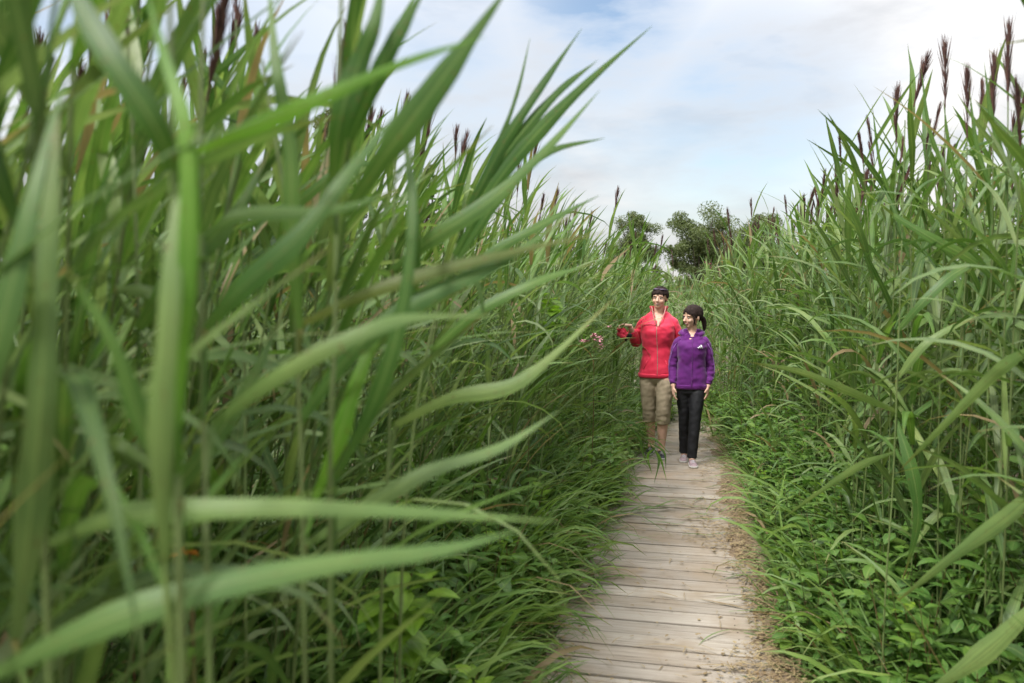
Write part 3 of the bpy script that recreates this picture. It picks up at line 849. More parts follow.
# grass: both verges
def make_grass():
    g = Geo(); rs = np.random.RandomState(41)
    for i in range(12500):
        left = rs.rand() < 0.5
        y = 0.6 + 15 * rs.rand() ** 1.3
        u = (0.50 if left else 0.66 - 0.12 * min(1, max(0, y - 6))) + abs(rs.normal(0, 0.36)) - float(inset(y, 'L' if left else 'R'))
        x = float(path_x(y)) + (-u if left else u)
        inward = 0.0 if left else PI
        az = inward + rs.normal(0, 1.0)
        edge = max(0, 1 - (u - 0.55) / 0.5)
        L = rs.uniform(0.28, 0.75) * (1 - 0.35 * edge)
        V, F, UV = grow_leaf(rs, np.array([x, y, -0.165]), az, rs.uniform(1.0, 1.5), L, rs.uniform(0.005, 0.015), rs.uniform(0.6, 2.3), 5, twist=rs.uniform(-1, 1), prof=(0.6, 0.3))
        g.add(V, F, UV)
    for i in range(2700):   # arching verge grass that leans out over the boards
        left = rs.rand() < 0.82
        y = 1.8 + 9.5 * rs.rand() ** 1.15; u = rs.uniform(0.60, 1.15) - float(inset(y, 'L' if left else 'R')) * .8; x = -u if left else u
        V, F, UV = grow_leaf(rs, np.array([x, y, -0.165 + rs.uniform(0, .25)]), (0.0 if left else PI) + rs.normal(0, 0.8), rs.uniform(1.05, 1.45), rs.uniform(0.35, 0.85) * (0.8 if u < .75 else 1), rs.uniform(0.010, 0.034), rs.uniform(0.8, 2.6), 6, twist=rs.uniform(-1.2, 1.2), prof=(0.55, 0.3))
        g.add(V, F, UV, 1)
    for i in range(5200):   # taller grass among the stems at the left and right
        left = rs.rand() < 0.65
        y = rs.uniform(0.2, 5.5); u = rs.uniform(0.8, 3.4); x = -u if left else u
        V, F, UV = grow_leaf(rs, np.array([x, y, -0.165]), rs.rand() * 6.28, rs.uniform(1.0, 1.5), rs.uniform(0.5, 1.25), rs.uniform(0.007, 0.018), rs.uniform(0.4, 1.9), 5, twist=rs.uniform(-1, 1), prof=(0.6, 0.3))
        g.add(V, F, UV)
    tag(link('grass', geo_mesh('grass', g, [M_GRASS, M_VERGE])), 'long bent grass spilling over both edges of the boardwalk', 'grass', kind='stuff')
    g = Geo()
    for i in range(25000):
        left = rs.rand() < 0.5
        y = 0.6 + 12 * rs.rand() ** 1.3
        u = 0.56 + abs(rs.normal(0, 0.5)) - float(inset(y, 'L' if left else 'R'))
        x = float(path_x(y)) + (-u if left else u)
        z = -0.14 + rs.rand() ** 1.2 * min(0.95, 0.15 + max(0, u - 0.5) * 1.3)
        L = rs.uniform(0.03, 0.085)
        V, F, UV = grow_leaf(rs, np.array([x, y, z]), rs.rand() * 6.28, rs.uniform(-0.2, 0.9), L, L * rs.uniform(0.4, 0.75), rs.uniform(0.2, 1), 3, fold=0.15, prof=(0.15, 0.4))
        g.add(V, F, UV)
    tag(link('undergrowth', geo_mesh('undergrowth', g, [M_COVER])), 'tangle of small green leaves between the stems beside the planks', 'undergrowth', kind='stuff')
make_grass()

# dry litter on the boards
def make_litter():
    g = Geo(); rs = np.random.RandomState(51)
    for i in range(10500):
        y = 1.5 + 9 * rs.rand() ** 1.4
        r = rs.rand()
        if r < 0.8:
            x = 0.52 - abs(rs.normal(0, 0.17)) + 0.04 * math.sin(y * 2.1)
            if noise.noise(Vector((x * 3, y * 2.2, 0))) < 0.0 and x < 0.36: continue
        elif r < 0.94: x = -0.55 + abs(rs.normal(0, 0.07))
        else: x = rs.uniform(-0.5, 0.4)
        x += 0
        L = rs.uniform(0.015, 0.11) if rs.rand() < 0.6 else rs.uniform(0.01, 0.03)
        wd = rs.uniform(0.002, 0.0055) if L > 0.03 else rs.uniform(0.006, 0.016)
        V, F, UV = grow_leaf(rs, np.array([x, y, 0.004 + 0.02 * rs.rand() + (0.008 if x > 0.25 else 0)]), rs.rand() * 6.28, rs.uniform(0, 0.15), L, wd, rs.uniform(0, 0.3), 3, azbend=rs.uniform(-.8, .8), prof=(0.8, 0.4))
        g.add(V, F, UV)
    for i in range(95):
        y = rs.uniform(5.2, 6.1) if i < 45 else rs.uniform(2.6, 7); x = rs.uniform(-0.5, 0.2) if i < 45 else 0.45 - abs(rs.normal(0, .2))
        V, F, UV = grow_leaf(rs, np.array([x, y, 0.006 + 0.012 * rs.rand()]), rs.normal(0, .5) + (PI if rs.rand() < .5 else 0), rs.uniform(0.02, 0.2), rs.uniform(0.1, 0.32), rs.uniform(0.005, 0.013), rs.uniform(0.1, 0.4), 5, azbend=rs.uniform(-.8, .8), prof=(0.6, 0.4))
        V[:, 2] = np.maximum(V[:, 2], 0.004); g.add(V, F, UV, i % 2)
    tag(link('litter', geo_mesh('litter', g, [M_LITTER, M_GRASS])), 'dry straw and crumbled leaves scattered along the plank edges', 'litter', kind='stuff')
make_litter()
def make_dirt():
    g = Geo(); nx, ny = 26, 330
    xs = np.linspace(0.12, 0.74, nx); ys = np.linspace(0.8, 11.5, ny); V = []
    for y in ys:
        for x in xs:
            e = (x - 0.35 + 0.10 * noise.noise(Vector((1.3, y * 0.9, 0))) + 0.13 * noise.noise(Vector((x * 4, y * 2.6, 3)))) / 0.16
            z = 0.013 * max(-1.0, min(1.0, e)) + 0.006 * noise.noise(Vector((x * 22, y * 22, 1))) - 0.002
            if x > 0.52: z -= (x - 0.52) * 0.75
            V.append((x, y, z))
    F = [[j * nx + i, j * nx + i + 1, (j + 1) * nx + i + 1, (j + 1) * nx + i] for j in range(ny - 1) for i in range(nx - 1)]
    g.add(V, F)
    m = simple('trodden_dirt', (0.25, 0.185, 0.125), (0.12, 0.085, 0.055), rough=0.95, scale=45, bump=0.8)
    tag(link('dirt', geo_mesh('dirt', g, [m])), 'crumbly brown dirt drifted over the right-hand plank ends', 'dirt', kind='stuff')
make_dirt()

# fallen reeds across the planks
def fallen(label, pa, pb, n, seed):
    rs = np.random.RandomState(seed)
    A, B = np.array(ground(*pa, z=0.012)), np.array(ground(*pb, z=0.02))
    e = empty('fallen_reed', Vector(A)); tag(e, label, 'fallen reed')
    g = Geo(); C = catmull([A, (A + B) / 2 + [0, 0.02, 0.02], B], 8); V, F, UV = tube_np(C, 0.003, 5); g.add(V - A, F, UV); link('stem', geo_mesh('stem', g, [M_STEM]), e)
    g = Geo(); d = B - A; a0 = math.atan2(d[1], d[0])
    for i in range(n):
        u = rs.uniform(0.05, 1.0); b = A + d * u + [0, 0, 0.015]
        V, F, UV = grow_leaf(rs, b, a0 + rs.normal(0, 0.45), rs.uniform(0.1, 0.45), rs.uniform(0.15, 0.34), rs.uniform(0.008, 0.017), rs.uniform(0.4, 0.8), 7, twist=rs.uniform(-.6, .6))
        V[:, 2] = np.maximum(V[:, 2], 0.004 + 0.01 * rs.rand()); g.add(V - A, F, UV)
    link('foliage', geo_mesh('foliage', g, [M_REED]), e)
fallen('broken reed lying across the left half of the planks before the walkers', (592, 520), (668, 508), 16, 3)
fallen('thin broken reed hugging the left plank edge at mid distance', (585, 540), (622, 522), 8, 5)

# tussock
def tussock(label, px, py, n, L0, mat, seed, name='grass_tussock'):
    rs = np.random.RandomState(seed); c = ground(px, py, -0.165); e = tag(link(name, bpy.data.meshes.new(name)), label, 'grass tussock'); g = Geo()
    for i in range(n):
        V, F, UV = grow_leaf(rs, np.array([rs.normal(0, 0.05), rs.normal(0, 0.05), 0]), rs.rand() * 6.28, rs.uniform(1.0, 1.5), L0 * rs.uniform(0.6, 1), rs.uniform(0.008, 0.016), rs.uniform(1.3, 2.8), 8, prof=(0.6, 0.3))
        g.add(V, F, UV)
    e.data = geo_mesh(name, g, [mat]); e.location = c
tussock('bright yellow-green arching grass tussock at the left edge of the planks', 585, 510, 34, 0.62, M_GRASS_LIME, 1)
tussock('grey-green arching grass tussock at the right edge near the bottom', 822, 668, 26, 0.55, M_REED_PALE, 2)
tussock('grass tussock overhanging the left planks at the very bottom', 530, 650, 34, 0.6, M_REED, 4)

# flowers
def flower_plant(label, px, py, d, pet, r, n_fl, seed, spreadz=0.05, mat_leaf=None):
    rs = np.random.RandomState(seed); top = np.array(at(px, py, d)); foot = np.array([top[0] - 0.05, top[1] + 0.02, -0.165])
    e = empty('wildflower', Vector(foot)); tag(e, label, 'flower')
    g = Geo(); C = catmull([foot, (foot + top) / 2 + [0.02, 0, 0], top], 10); V, F, UV = tube_np(C, 0.003, 5); g.add(V - foot, F, UV); link('stem', geo_mesh('stem', g, [M_WEED_STEM]), e)
    g = Geo()
    for i in range(22):
        b = C[rs.randint(3, 10)]; V, F, UV = ovate(rs, b, rs.rand() * 6.28, rs.uniform(0.2, 0.8), rs.uniform(0.06, 0.11), rs.uniform(0.03, 0.045)); g.add(V - foot, F, UV)
    link('foliage', geo_mesh('foliage', g, [mat_leaf or M_WEED]), e)
    for f in range(n_fl):
        c = top + np.array([rs.normal(0, spreadz), rs.normal(0, spreadz * .5), rs.normal(0, spreadz)]) if f else top
        g = Geo()
        for k in range(7):
            V, F, UV = grow_leaf(rs, c, k * 0.9 + rs.rand() * .3, rs.uniform(-0.1, 0.9), r, r * 0.6, 0.5, 3, prof=(0.3, 0.55)); g.add(V - foot, F, UV)
        link('blossom', geo_mesh('blossom', g, [pet]), e)
M_ORANGE = simple('orange_petal', (0.75, 0.24, 0.02), (0.6, 0.12, 0.01), rough=0.6)
M_PINK = simple('pink_petal', (0.62, 0.30, 0.36), (0.45, 0.16, 0.2), rough=0.7)
flower_plant('small orange blossom low among the stems at lower left', 190, 553, 1.15, M_ORANGE, 0.013, 2, 1, 0.03)
flower_plant('yellow-orange bud below the orange blossom at lower left', 131, 599, 1.65, M_ORANGE, 0.008, 1, 2)
flower_plant('pale pink flower head in the reeds left of the red jacket', 594, 337, 5.6, M_PINK, 0.03, 12, 3, 0.055)
flower_plant('faded pink flower just above the dark-haired walkers, far reeds', 711, 268, 13.5, M_PINK, 0.05, 4, 4, 0.06)
def vine(label, spots, seed, L0=0.09):
    rs = np.random.RandomState(seed); foot = np.array(ground(spots[0][0], 560, -0.165)); P0 = [np.array(at(*s)) for s in spots]
    foot = np.array([P0[0][0], P0[0][1], -0.165])
    e = empty('vine', Vector(foot)); tag(e, label, 'vine'); g = Geo(); C = catmull([foot] + P0, 30); V, F, UV = tube_np(C, 0.002, 4); g.add(V - foot, F, UV); link('stem', geo_mesh('stem', g, [M_WEED_STEM]), e)
    g = Geo()
    for i in range(40):
        b = C[rs.randint(8, 31)] + rs.normal(0, 0.03, 3); L = L0 * rs.uniform(0.6, 1.2)
        V, F, UV = grow_leaf(rs, b, rs.normal(-1.2, 1.0), rs.uniform(-0.3, 0.7), L, L * 0.75, 0.6, 5, fold=.15, prof=(0.3, 0.3)); g.add(V - foot, F, UV)
    link('foliage', geo_mesh('foliage', g, [M_WEED_LIME]), e)
vine('lime-green heart-leaved vine climbing the reeds left of the pink flower', [(530, 360, 4.6), (552, 330, 4.6), (548, 300, 4.6)], 3)
vine('lime-green broad-leaved vine at lower left behind the blurred leaf', [(395, 640, 2.0), (400, 610, 2.0), (392, 590, 2.0)], 4, 0.08)

# ------------------------------------------------------------------ people
M_RED = simple('red_fabric', (0.80, 0.040, 0.095), (0.66, 0.022, 0.062), rough=0.55, scale=14, sheen=0.2)
M_PURPLE = simple('purple_fabric', (0.125, 0.010, 0.165), (0.085, 0.007, 0.12), rough=0.75, scale=14, sheen=0.2)
M_LILAC = simple('lilac_stripe', (0.30, 0.14, 0.42), rough=0.7)
M_KHAKI = simple('khaki_fabric', (0.40, 0.33, 0.23), (0.32, 0.26, 0.175), rough=0.85, scale=20)
M_BLACK = simple('black_fabric', (0.014, 0.014, 0.017), (0.010, 0.010, 0.012), rough=0.7, scale=20)
M_SHOE_D = simple('dark_shoe', (0.03, 0.03, 0.045), rough=0.6)
M_SHOE_P = simple('pale_pink_shoe', (0.42, 0.31, 0.33), (0.20, 0.15, 0.17), rough=0.7, scale=40)
M_SOLE = simple('pale_sole', (0.6, 0.58, 0.55), rough=0.7)
M_WHITE = simple('white_print', (0.78, 0.76, 0.80), (0.76, 0.74, 0.78), rough=0.6)
M_ZIP = simple('pale_zip', (0.50, 0.26, 0.22), rough=0.6)
M_EYE = simple('eye_white', (0.7, 0.68, 0.66), rough=0.2)
M_IRIS = simple('dark_iris', (0.02, 0.012, 0.008), rough=0.15)
M_LIP = simple('lips', (0.42, 0.10, 0.10), rough=0.4)
M_TEETH = simple('teeth', (0.75, 0.72, 0.66), rough=0.3)
M_LENS = simple('sunglass_lens', (0.10, 0.06, 0.13), rough=0.4, spec=0.5)

def etube(bm, pts, n=16, xref=(1, 0, 0), cap=True):
    """pts: (centre, rx, ry). Elliptical tube, rx measured along xref"""
    P = [Vector(p[0]) for p in pts]; rings = []
    for i, p in enumerate(pts):
        T = (P[min(i + 1, len(P) - 1)] - P[max(i - 1, 0)]).normalized()
        X = Vector(xref); A = (X - T * X.dot(T))
        if A.length < 0.05: A = Vector((0, 0, 1)) - T * T.z
        A.normalize(); B = T.cross(A)
        rings.append([bm.verts.new(P[i] + A * p[1] * math.cos(a) + B * p[2] * math.sin(a)) for a in [k / n * 2 * PI for k in range(n)]])
    for a, b in zip(rings[:-1], rings[1:]):
        for k in range(n):
            bm.faces.new((a[k], a[(k + 1) % n], b[(k + 1) % n], b[k]))
    if cap:
        bm.faces.new(rings[0][::-1]); bm.faces.new(rings[-1])
    return rings

def ell(bm, c, r, M=None, u=18, v=12):
    q = bmesh.ops.create_uvsphere(bm, u_segments=u, v_segments=v, radius=1.0)
    X = (M if M else Matrix.Identity(4)) @ Matrix.Translation(c) @ Matrix.Diagonal((*r, 1))
    bmesh.ops.transform(bm, matrix=X, verts=q['verts'])
    return q['verts']

def finish(name, bm, mat, parent, voxel=None, smooth=0, solid=None, sub=0):
    bmesh.ops.recalc_face_normals(bm, faces=bm.faces)
    me = bpy.data.meshes.new(name); bm.to_mesh(me); bm.free()
    o = bpy.data.objects.new(name, me); COL.objects.link(o)
    if voxel:
        m = o.modifiers.new('r', 'REMESH'); m.mode = 'VOXEL'; m.voxel_size = voxel; m.use_smooth_shade = True
    if smooth:
        m = o.modifiers.new('s', 'SMOOTH'); m.iterations = smooth; m.factor = 0.5
    if solid:
        m = o.modifiers.new('t', 'SOLIDIFY'); m.thickness = solid; m.offset = 0
    if sub:
        m = o.modifiers.new('u', 'SUBSURF'); m.levels = sub; m.render_levels = sub
    dg = bpy.context.evaluated_depsgraph_get()
    m2 = bpy.data.meshes.new_from_object(o.evaluated_get(dg))
    o.modifiers.clear(); o.data = m2; m2.name = name
    bpy.data.meshes.remove(me)
    m2.materials.clear(); m2.materials.append(mat)
    m2.polygons.foreach_set('use_smooth', np.ones(len(m2.polygons), dtype=bool))
    o.parent = parent
    return o

def hand(bm, wrist, d, nrm, side, s=1.0, curl=0.5):
    """palm plus five bent fingers; d: pointing direction, nrm: palm side, side: thumb direction"""
    w = Vector(wrist); d = Vector(d).normalized(); nrm = Vector(nrm); nrm = (nrm - d * nrm.dot(d)).normalized()
    t = Vector(side); t = (t - d * t.dot(d)); t = (t - nrm * t.dot(nrm)).normalized()
    etube(bm, [(w - d * .02, .024 * s, .019 * s), (w + d * .015 * s, .03 * s, .017 * s), (w + d * .05 * s, .04 * s, .015 * s), (w + d * .085 * s, .039 * s, .012 * s)], 12, t)
    for k, L in enumerate((.070, .078, .072, .056)):
        off = t * (.0295 - .0197 * k) * s
        p = w + d * .078 * s + off; pts = [(p, .009 * s, .009 * s)]; a = curl * 0.35
        for j, f in enumerate((.45, .31, .24)):
            dd = d * math.cos(a) + nrm * math.sin(a)
            p = p + dd * L * f * s; pts.append((p, (.0088 - .0007 * j) * s, (.0088 - .0007 * j) * s)); a += curl * (0.55 + .1 * k)
        etube(bm, pts, 8, t)
    p = w + d * .022 * s + t * .024 * s; d1 = (t * .75 + d * .7 + nrm * .25).normalized(); d2 = (t * .25 + d + nrm * .4).normalized()
    etube(bm, [(p, .012 * s, .012 * s), (p + d1 * .03 * s, .0115 * s, .0115 * s), (p + d1 * .034 * s + d2 * .026 * s, .009 * s, .009 * s)], 8, nrm)

def head_matrix(c, turn, tilt, nod, s):
    return Matrix.Translation(c) @ Euler((R(nod), R(tilt), R(turn))).to_matrix().to_4x4() @ Matrix.Scale(s, 4)

def head_shape(bm, M):
    ell(bm, (0, .012, .028), (.073, .090, .084), M)
    ell(bm, (0, -.018, -.030), (.059, .068, .076), M)
    ell(bm, (0, -.055, -.083), (.028, .024, .020), M)
    ell(bm, (0, -.045, -.060), (.043, .035, .030), M)
    for sx in (-1, 1):
        ell(bm, (sx * .034, -.062, -.028), (.023, .020, .022), M)
        ell(bm, (sx * .074, .012, -.008), (.009, .018, .029), M)
        ell(bm, (sx * .030, -.068, .022), (.024, .014, .008), M)
    v0 = len(bm.verts)
    rr = etube(bm, [((0, -.078, .012), .008, .008), ((0, -.093, -.008), .010, .010), ((0, -.104, -.024), .014, .012), ((0, -.092, -.034), .013, .008)], 10)
    for r in rr:
        for v in r: v.co = M @ v.co

def face_parts(M, parent, smile=1.0):
    for sx in (-1, 1):
        b = bmesh.new(); ell(b, (sx * .030, -.0775, .004), (.0115, .005, .0045), M); e = finish('eye', b, M_EYE, parent)
        b = bmesh.new(); ell(b, (sx * .030, -.0815, .004), (.0062, .0035, .0044), M); finish('iris', b, M_IRIS, e)
        b = bmesh.new(); rr = etube(b, [((sx * .014, -.083, .019), .0025, .002), ((sx * .030, -.085, .0245), .0035, .0025), ((sx * .046, -.075, .020), .002, .002)], 6)
        for r in rr:
            for v in r: v.co = M @ v.co
        finish('eyebrow', b, M_HAIR, parent)
    b = bmesh.new()
    rr = etube(b, [((-.027, -.072, -.050), .002, .002), ((-.012, -.084, -.0575), .005, .005), ((0, -.087, -.059), .006, .0055), ((.012, -.084, -.0575), .005, .005), ((.027, -.072, -.050), .002, .002)], 8, (0, 0, 1))
    for r in rr:
        for v in r: v.co = M @ v.co
    l = finish('lips', b, M_LIP, parent)
    b = bmesh.new(); ell(b, (0, -.0895, -.0565), (.015, .004, .0028), M); finish('teeth', b, M_TEETH, l)

def hair_cap(M, parent, hairline, seed, strands=150, r=(.079, .097, .090), c=(0, .018, .024)):
    rs = np.random.RandomState(seed)
    b = bmesh.new(); vs = ell(b, (0, 0, 0), (1, 1, 1), None, 40, 28)
    kill = [v for v in vs if not hairline(v.co)]
    bmesh.ops.delete(b, geom=kill, context='VERTS')
    for v in b.verts:
        k = 1 + 0.12 * noise.noise(v.co * 3.2 + Vector((seed, 0, 0))) + 0.04 * noise.noise(Vector((v.co.x * 16, v.co.y * 16, v.co.z * 3)))
        v.co = M @ Vector((c[0] + v.co.x * r[0] * k, c[1] + v.co.y * r[1] * k, c[2] + v.co.z * r[2] * k))
    o = finish('hair', b, M_HAIR, parent, solid=0.012)
    g = Geo(); M3 = np.array(M)
    for i in range(strands):
        az = rs.rand() * 2 * PI; pol0 = rs.uniform(0.1, 0.8); pol1 = pol0 + rs.uniform(0.5, 0.9)
        P = []
        for t in np.linspace(0, 1, 6):
            pol = pol0 + (pol1 - pol0) * t; q = Vector((math.sin(pol) * math.cos(az + .15 * t), math.sin(pol) * math.sin(az + .15 * t), math.cos(pol)))
            if not hairline(q): break
            P.append(M @ Vector((c[0] + q.x * r[0] * 1.05, c[1] + q.y * r[1] * 1.05, c[2] + q.z * r[2] * 1.05)))
        if len(P) < 3: continue
        V, F, UV = tube_np([list(p) for p in P], [.0028] * len(P), 4); g.add(V, F, UV)
    o2 = geo_mesh('strands', g, [M_HAIR]); link('strands', o2, o)
    return o

def garment(rows, n=48, v_open=None, fold=0.004, seed=0.0):
    """torso shell: rows of (z, rx, ry, cx, cy); v_open(x, z) True where the front is open"""
    b = bmesh.new(); grid = []
    for (z, rx, ry, cx, cy) in rows:
        row = []
        for k in range(n):
            a = k / n * 2 * PI - PI / 2
            ca, sa = math.cos(a), math.sin(a)
            e = 0.86
            x = math.copysign(abs(ca) ** e, ca) * rx; y = math.copysign(abs(sa) ** e, sa) * ry
            p = Vector((cx + x, cy + y, z))
            f = noise.noise(Vector((a * 1.1 + seed, z * 16, seed))) * fold * 1.3 + noise.noise(Vector((x * 22 + z * 20, z * 40 - x * 14, seed))) * fold * 1.1
            p += Vector((ca, sa, 0)) * f
            row.append(b.verts.new(p))
        grid.append(row)
    for i in range(len(grid) - 1):
        for k in range(n):
            q = (grid[i][k], grid[i][(k + 1) % n], grid[i + 1][(k + 1) % n], grid[i + 1][k])
            c = sum((v.co for v in q), Vector()) / 4
            if v_open and c.y < rows[i][4] and v_open(c.x, c.z): continue
            b.faces.new(q)
    return b

def dense(rows, k=3):
    rows = np.array(rows, float); t = np.arange(len(rows)); tt = np.linspace(0, len(rows) - 1, (len(rows) - 1) * k + 1)
    return [tuple(r) for r in catmull(rows, len(tt) - 1)] if False else [tuple(np.interp(u, t, rows[:, j]) for j in range(5)) for u in tt]

def fold_tube(bm, pts, n=18, amp=0.004, seed=0, k=8):
    """sleeve or trouser leg with cloth folds"""
    P = catmull([list(p[0]) + [p[1], p[2]] for p in pts], (len(pts) - 1) * k)
    rr = etube(bm, [(Vector(p[:3]), p[3], p[4]) for p in P], n)
    for i, r in enumerate(rr):
        c = Vector(P[i][:3])
        for v in r:
            d = (v.co - c)
            if d.length > 1e-4: v.co += d.normalized() * amp * (noise.noise(Vector((v.co.x * 18, v.co.y * 18, v.co.z * 34 + seed))) + .6 * noise.noise(Vector((v.co.x * 30, v.co.y * 30, v.co.z * 75 + seed))))

def shoe(parent, ank, yaw, mat, s=1.0, pitch=0.0):
    b = bmesh.new(); Mx = Matrix.Translation(Vector((ank[0], ank[1], 0))) @ Euler((pitch, 0, yaw)).to_matrix().to_4x4()
    sec = [(.060, .02, .045), (.045, .032, .075), (.01, .036, .085), (-.04, .038, .062), (-.09, .044, .048), (-.14, .042, .036), (-.175, .025, .024)]
    rr = []
    for (y, w, h) in sec:
        ring = []
        for k in range(14):
            a = k / 14 * 2 * PI; x = math.cos(a) * w; z = max(0.014, h * (0.5 + 0.5 * math.sin(a)) )
            ring.append(b.verts.new(Mx @ Vector((x * s, y * s, z * s))))
        rr.append(ring)
    for p, q in zip(rr[:-1], rr[1:]):
        for k in range(14): b.faces.new((p[k], p[(k + 1) % 14], q[(k + 1) % 14], q[k]))
    b.faces.new(rr[0][::-1]); b.faces.new(rr[-1])
    o = finish('shoe', b, mat, parent, sub=1)
    b = bmesh.new()
    out = [(y, w + .003) for (y, w, h) in sec]
    lo = [b.verts.new(Mx @ Vector((sg * w * s, y * s, 0.0))) for sg, seq in ((1, out), (-1, out[::-1])) for (y, w) in seq]
    up = [b.verts.new(Mx @ Vector((sg * w * s, y * s, .018 * s))) for sg, seq in ((1, out), (-1, out[::-1])) for (y, w) in seq]
    n = len(lo); b.faces.new(lo[::-1]); b.faces.new(up)
    for k in range(n): b.faces.new((lo[k], lo[(k + 1) % n], up[(k + 1) % n], up[k]))
    finish('sole', b, M_SOLE, o)
    for q in range(3):
        b = bmesh.new(); y = -.055 - q * .022; z = (.062 - q * .006)
        rr = etube(b, [((-.026, y, z - .012), .003, .003), ((0, y - .006, z + .002), .003, .003), ((.026, y, z - .012), .003, .003)], 6)
        for r_ in rr:
            for v in r_: v.co = Mx @ (v.co * s)
        finish('lace', b, M_WHITE if mat == M_SHOE_P else M_SOLE, o)

def body(parent, arms, legs, hm, neck, tors, s, hands):
    b = bmesh.new()
    etube(b, [(Vector((cx, cy, z)), rx, ry) for (z, rx, ry, cx, cy) in tors], 24)
    etube(b, [(Vector(neck[0]), .058 * s, .055 * s), ((Vector(neck[0]) + Vector(neck[1])) / 2, .049 * s, .05 * s), (Vector(neck[1]), .05 * s, .055 * s)], 16)
    head_shape(b, hm)
    for a in arms:
        P = catmull([list(p[0]) + [p[1]] for p in a], 12); etube(b, [(Vector(p[:3]), p[3], p[3] * .95) for p in P], 14)
    for a in legs:
        P = catmull([list(p[0]) + [p[1]] for p in a], 14); etube(b, [(Vector(p[:3]), p[3], p[3] * 1.02) for p in P], 16)
    for h in hands: hand(b, *h)
    return finish('body', b, M_SKIN, parent, voxel=0.0052, smooth=3)

def walker_in_red():
    root = empty('person', ground(656.5, 454.5), R(-4)); root.location.z = 0.001
    tag(root, 'person in red zip jacket and khaki cropped trousers holding up a small bundle', 'person')
    hm = head_matrix((.015, -.02, 1.528), -8, 3, 4, 0.94)
    tors = [(.80, .10, .08, 0, 0), (.86, .158, .105, 0, 0), (.95, .152, .105, 0, 0), (1.04, .132, .095, 0, 0), (1.16, .15, .112, 0, -.008), (1.25, .158, .108, 0, -.005), (1.31, .15, .088, 0, .005), (1.355, .11, .065, 0, .01), (1.385, .06, .055, .005, .008)]
    armR = [((-.125, 0, 1.305), .044), ((-.165, .01, 1.22), .038), ((-.208, .022, 1.10), .036), ((-.225, -.055, 1.155), .033), ((-.245, -.15, 1.245), .026)]
    armL = [((.125, 0, 1.305), .044), ((.168, .025, 1.2), .038), ((.205, .06, 1.05), .036), ((.216, .045, .93), .032), ((.222, 0, .83), .026)]
    legR = [((-.085, 0, .86), .085), ((-.083, .0, .68), .078), ((-.078, .01, .47), .055), ((-.072, .05, .30), .052), ((-.062, .09, .10), .034), ((-.062, .06, .045), .034)]
    legL = [((.085, 0, .86), .085), ((.08, -.05, .68), .078), ((.07, -.10, .47), .055), ((.062, -.08, .30), .052), ((.055, -.07, .10), .034), ((.055, -.10, .045), .034)]
    hands = [((-.25, -.165, 1.262), (-.85, -.35, .12), (0, -.25, -1), (.2, -1, 0), .95, 1.25), ((.225, 0, .83), (0, -.12, -1), (-1, 0, 0), (0, -1, 0), .95, .5)]
    body(root, [armR, armL], [legR, legL], hm, ((.005, .008, 1.34), (.012, -.005, 1.46)), tors, 1.0, hands)
    face_parts(hm, root)
    hair_cap(hm, root, lambda q: (q.z > 0.16 - 0.25 * abs(q.x) + 0.12 * math.sin(q.x * 17)) if q.y < -0.45 else ((q.z > -0.38 + 0.08 * math.sin(q.y * 14)) if q.y < 0.1 else q.z > -0.8), 3, 300, r=(.081, .100, .089))
    # fringe
    # jacket
    vo = lambda x, z: abs(x - .012) < (z - 1.255) * 0.36 if z < 1.40 else abs(x - .012) < .055
    rows = dense([(.765, .170, .122, -.005, 0), (.80, .170, .124, -.005, 0), (.88, .162, .118, -.003, 0), (.97, .146, .112, 0, 0), (1.05, .143, .112, 0, 0), (1.13, .154, .128, 0, -.008), (1.20, .162, .140, 0, -.014), (1.26, .162, .130, 0, -.01), (1.305, .155, .105, 0, .004),
                  (1.345, .132, .086, 0, .01), (1.375, .104, .076, .004, .01), (1.392, .080, .070, .006, .008), (1.410, .077, .070, .008, .004), (1.435, .083, .077, .01, 0), (1.450, .086, .080, .01, 0)], 4)
    b = garment(rows, 56, vo, 0.006, 1.3)
    fold_tube(b, [((-.105, .004, 1.325), .040, .052), ((-.150, .006, 1.272), .050, .056), ((-.182, .015, 1.18), .050, .050), ((-.212, .022, 1.095), .049, .049), ((-.225, -.05, 1.15), .046, .045), ((-.240, -.115, 1.212), .038, .038)], 20, .010, 3)
    fold_tube(b, [((.105, .004, 1.325), .040, .052), ((.150, .010, 1.272), .050, .056), ((.185, .035, 1.15), .050, .050), ((.208, .062, 1.03), .047, .047), ((.215, .05, .95), .044, .044), ((.220, .01, .86), .038, .038)], 20, .010, 9)
    j = finish('jacket', b, M_RED, root, solid=0.006, sub=1)
    # zip line, hem band, pocket welts and lapels
    b = bmesh.new()
    zz = np.linspace(.78, 1.26, 14)
    fr = lambda z: -float(np.interp(z, [.78, .88, .97, 1.05, 1.13, 1.20, 1.26], [.126, .121, .115, .113, .137, .155, .143])) - .004
    etube(b, [(Vector((.008 + .004 * math.sin(z * 9), fr(z), z)), .0035, .003) for z in zz], 6)
    finish('zip', b, M_ZIP, j)
    for sx in (-1, 1):
        b = bmesh.new(); etube(b, [(Vector((sx * .012 + .012, -.140, 1.262)), .004, .003), (Vector((sx * .035 + .012, -.118, 1.325)), .005, .004), (Vector((sx * .055 + .012, -.075, 1.385)), .006, .005), (Vector((sx * .068 + .012, -.055, 1.45)), .006, .005)], 6)
        finish('zip', b, M_ZIP, j)
        b = bmesh.new(); etube(b, [(Vector((sx * .085, -.108, .93)), .005, .003), (Vector((sx * .125, -.095, .84)), .005, .003)], 6); finish('pocket', b, M_RED, j)
    b = bmesh.new(); b2 = garment([(.758, .170, .118, -.005, 0), (.768, .180, .128, -.005, 0), (.790, .181, .129, -.005, 0), (.800, .177, .127, -.005, 0)], 48, None, .002)
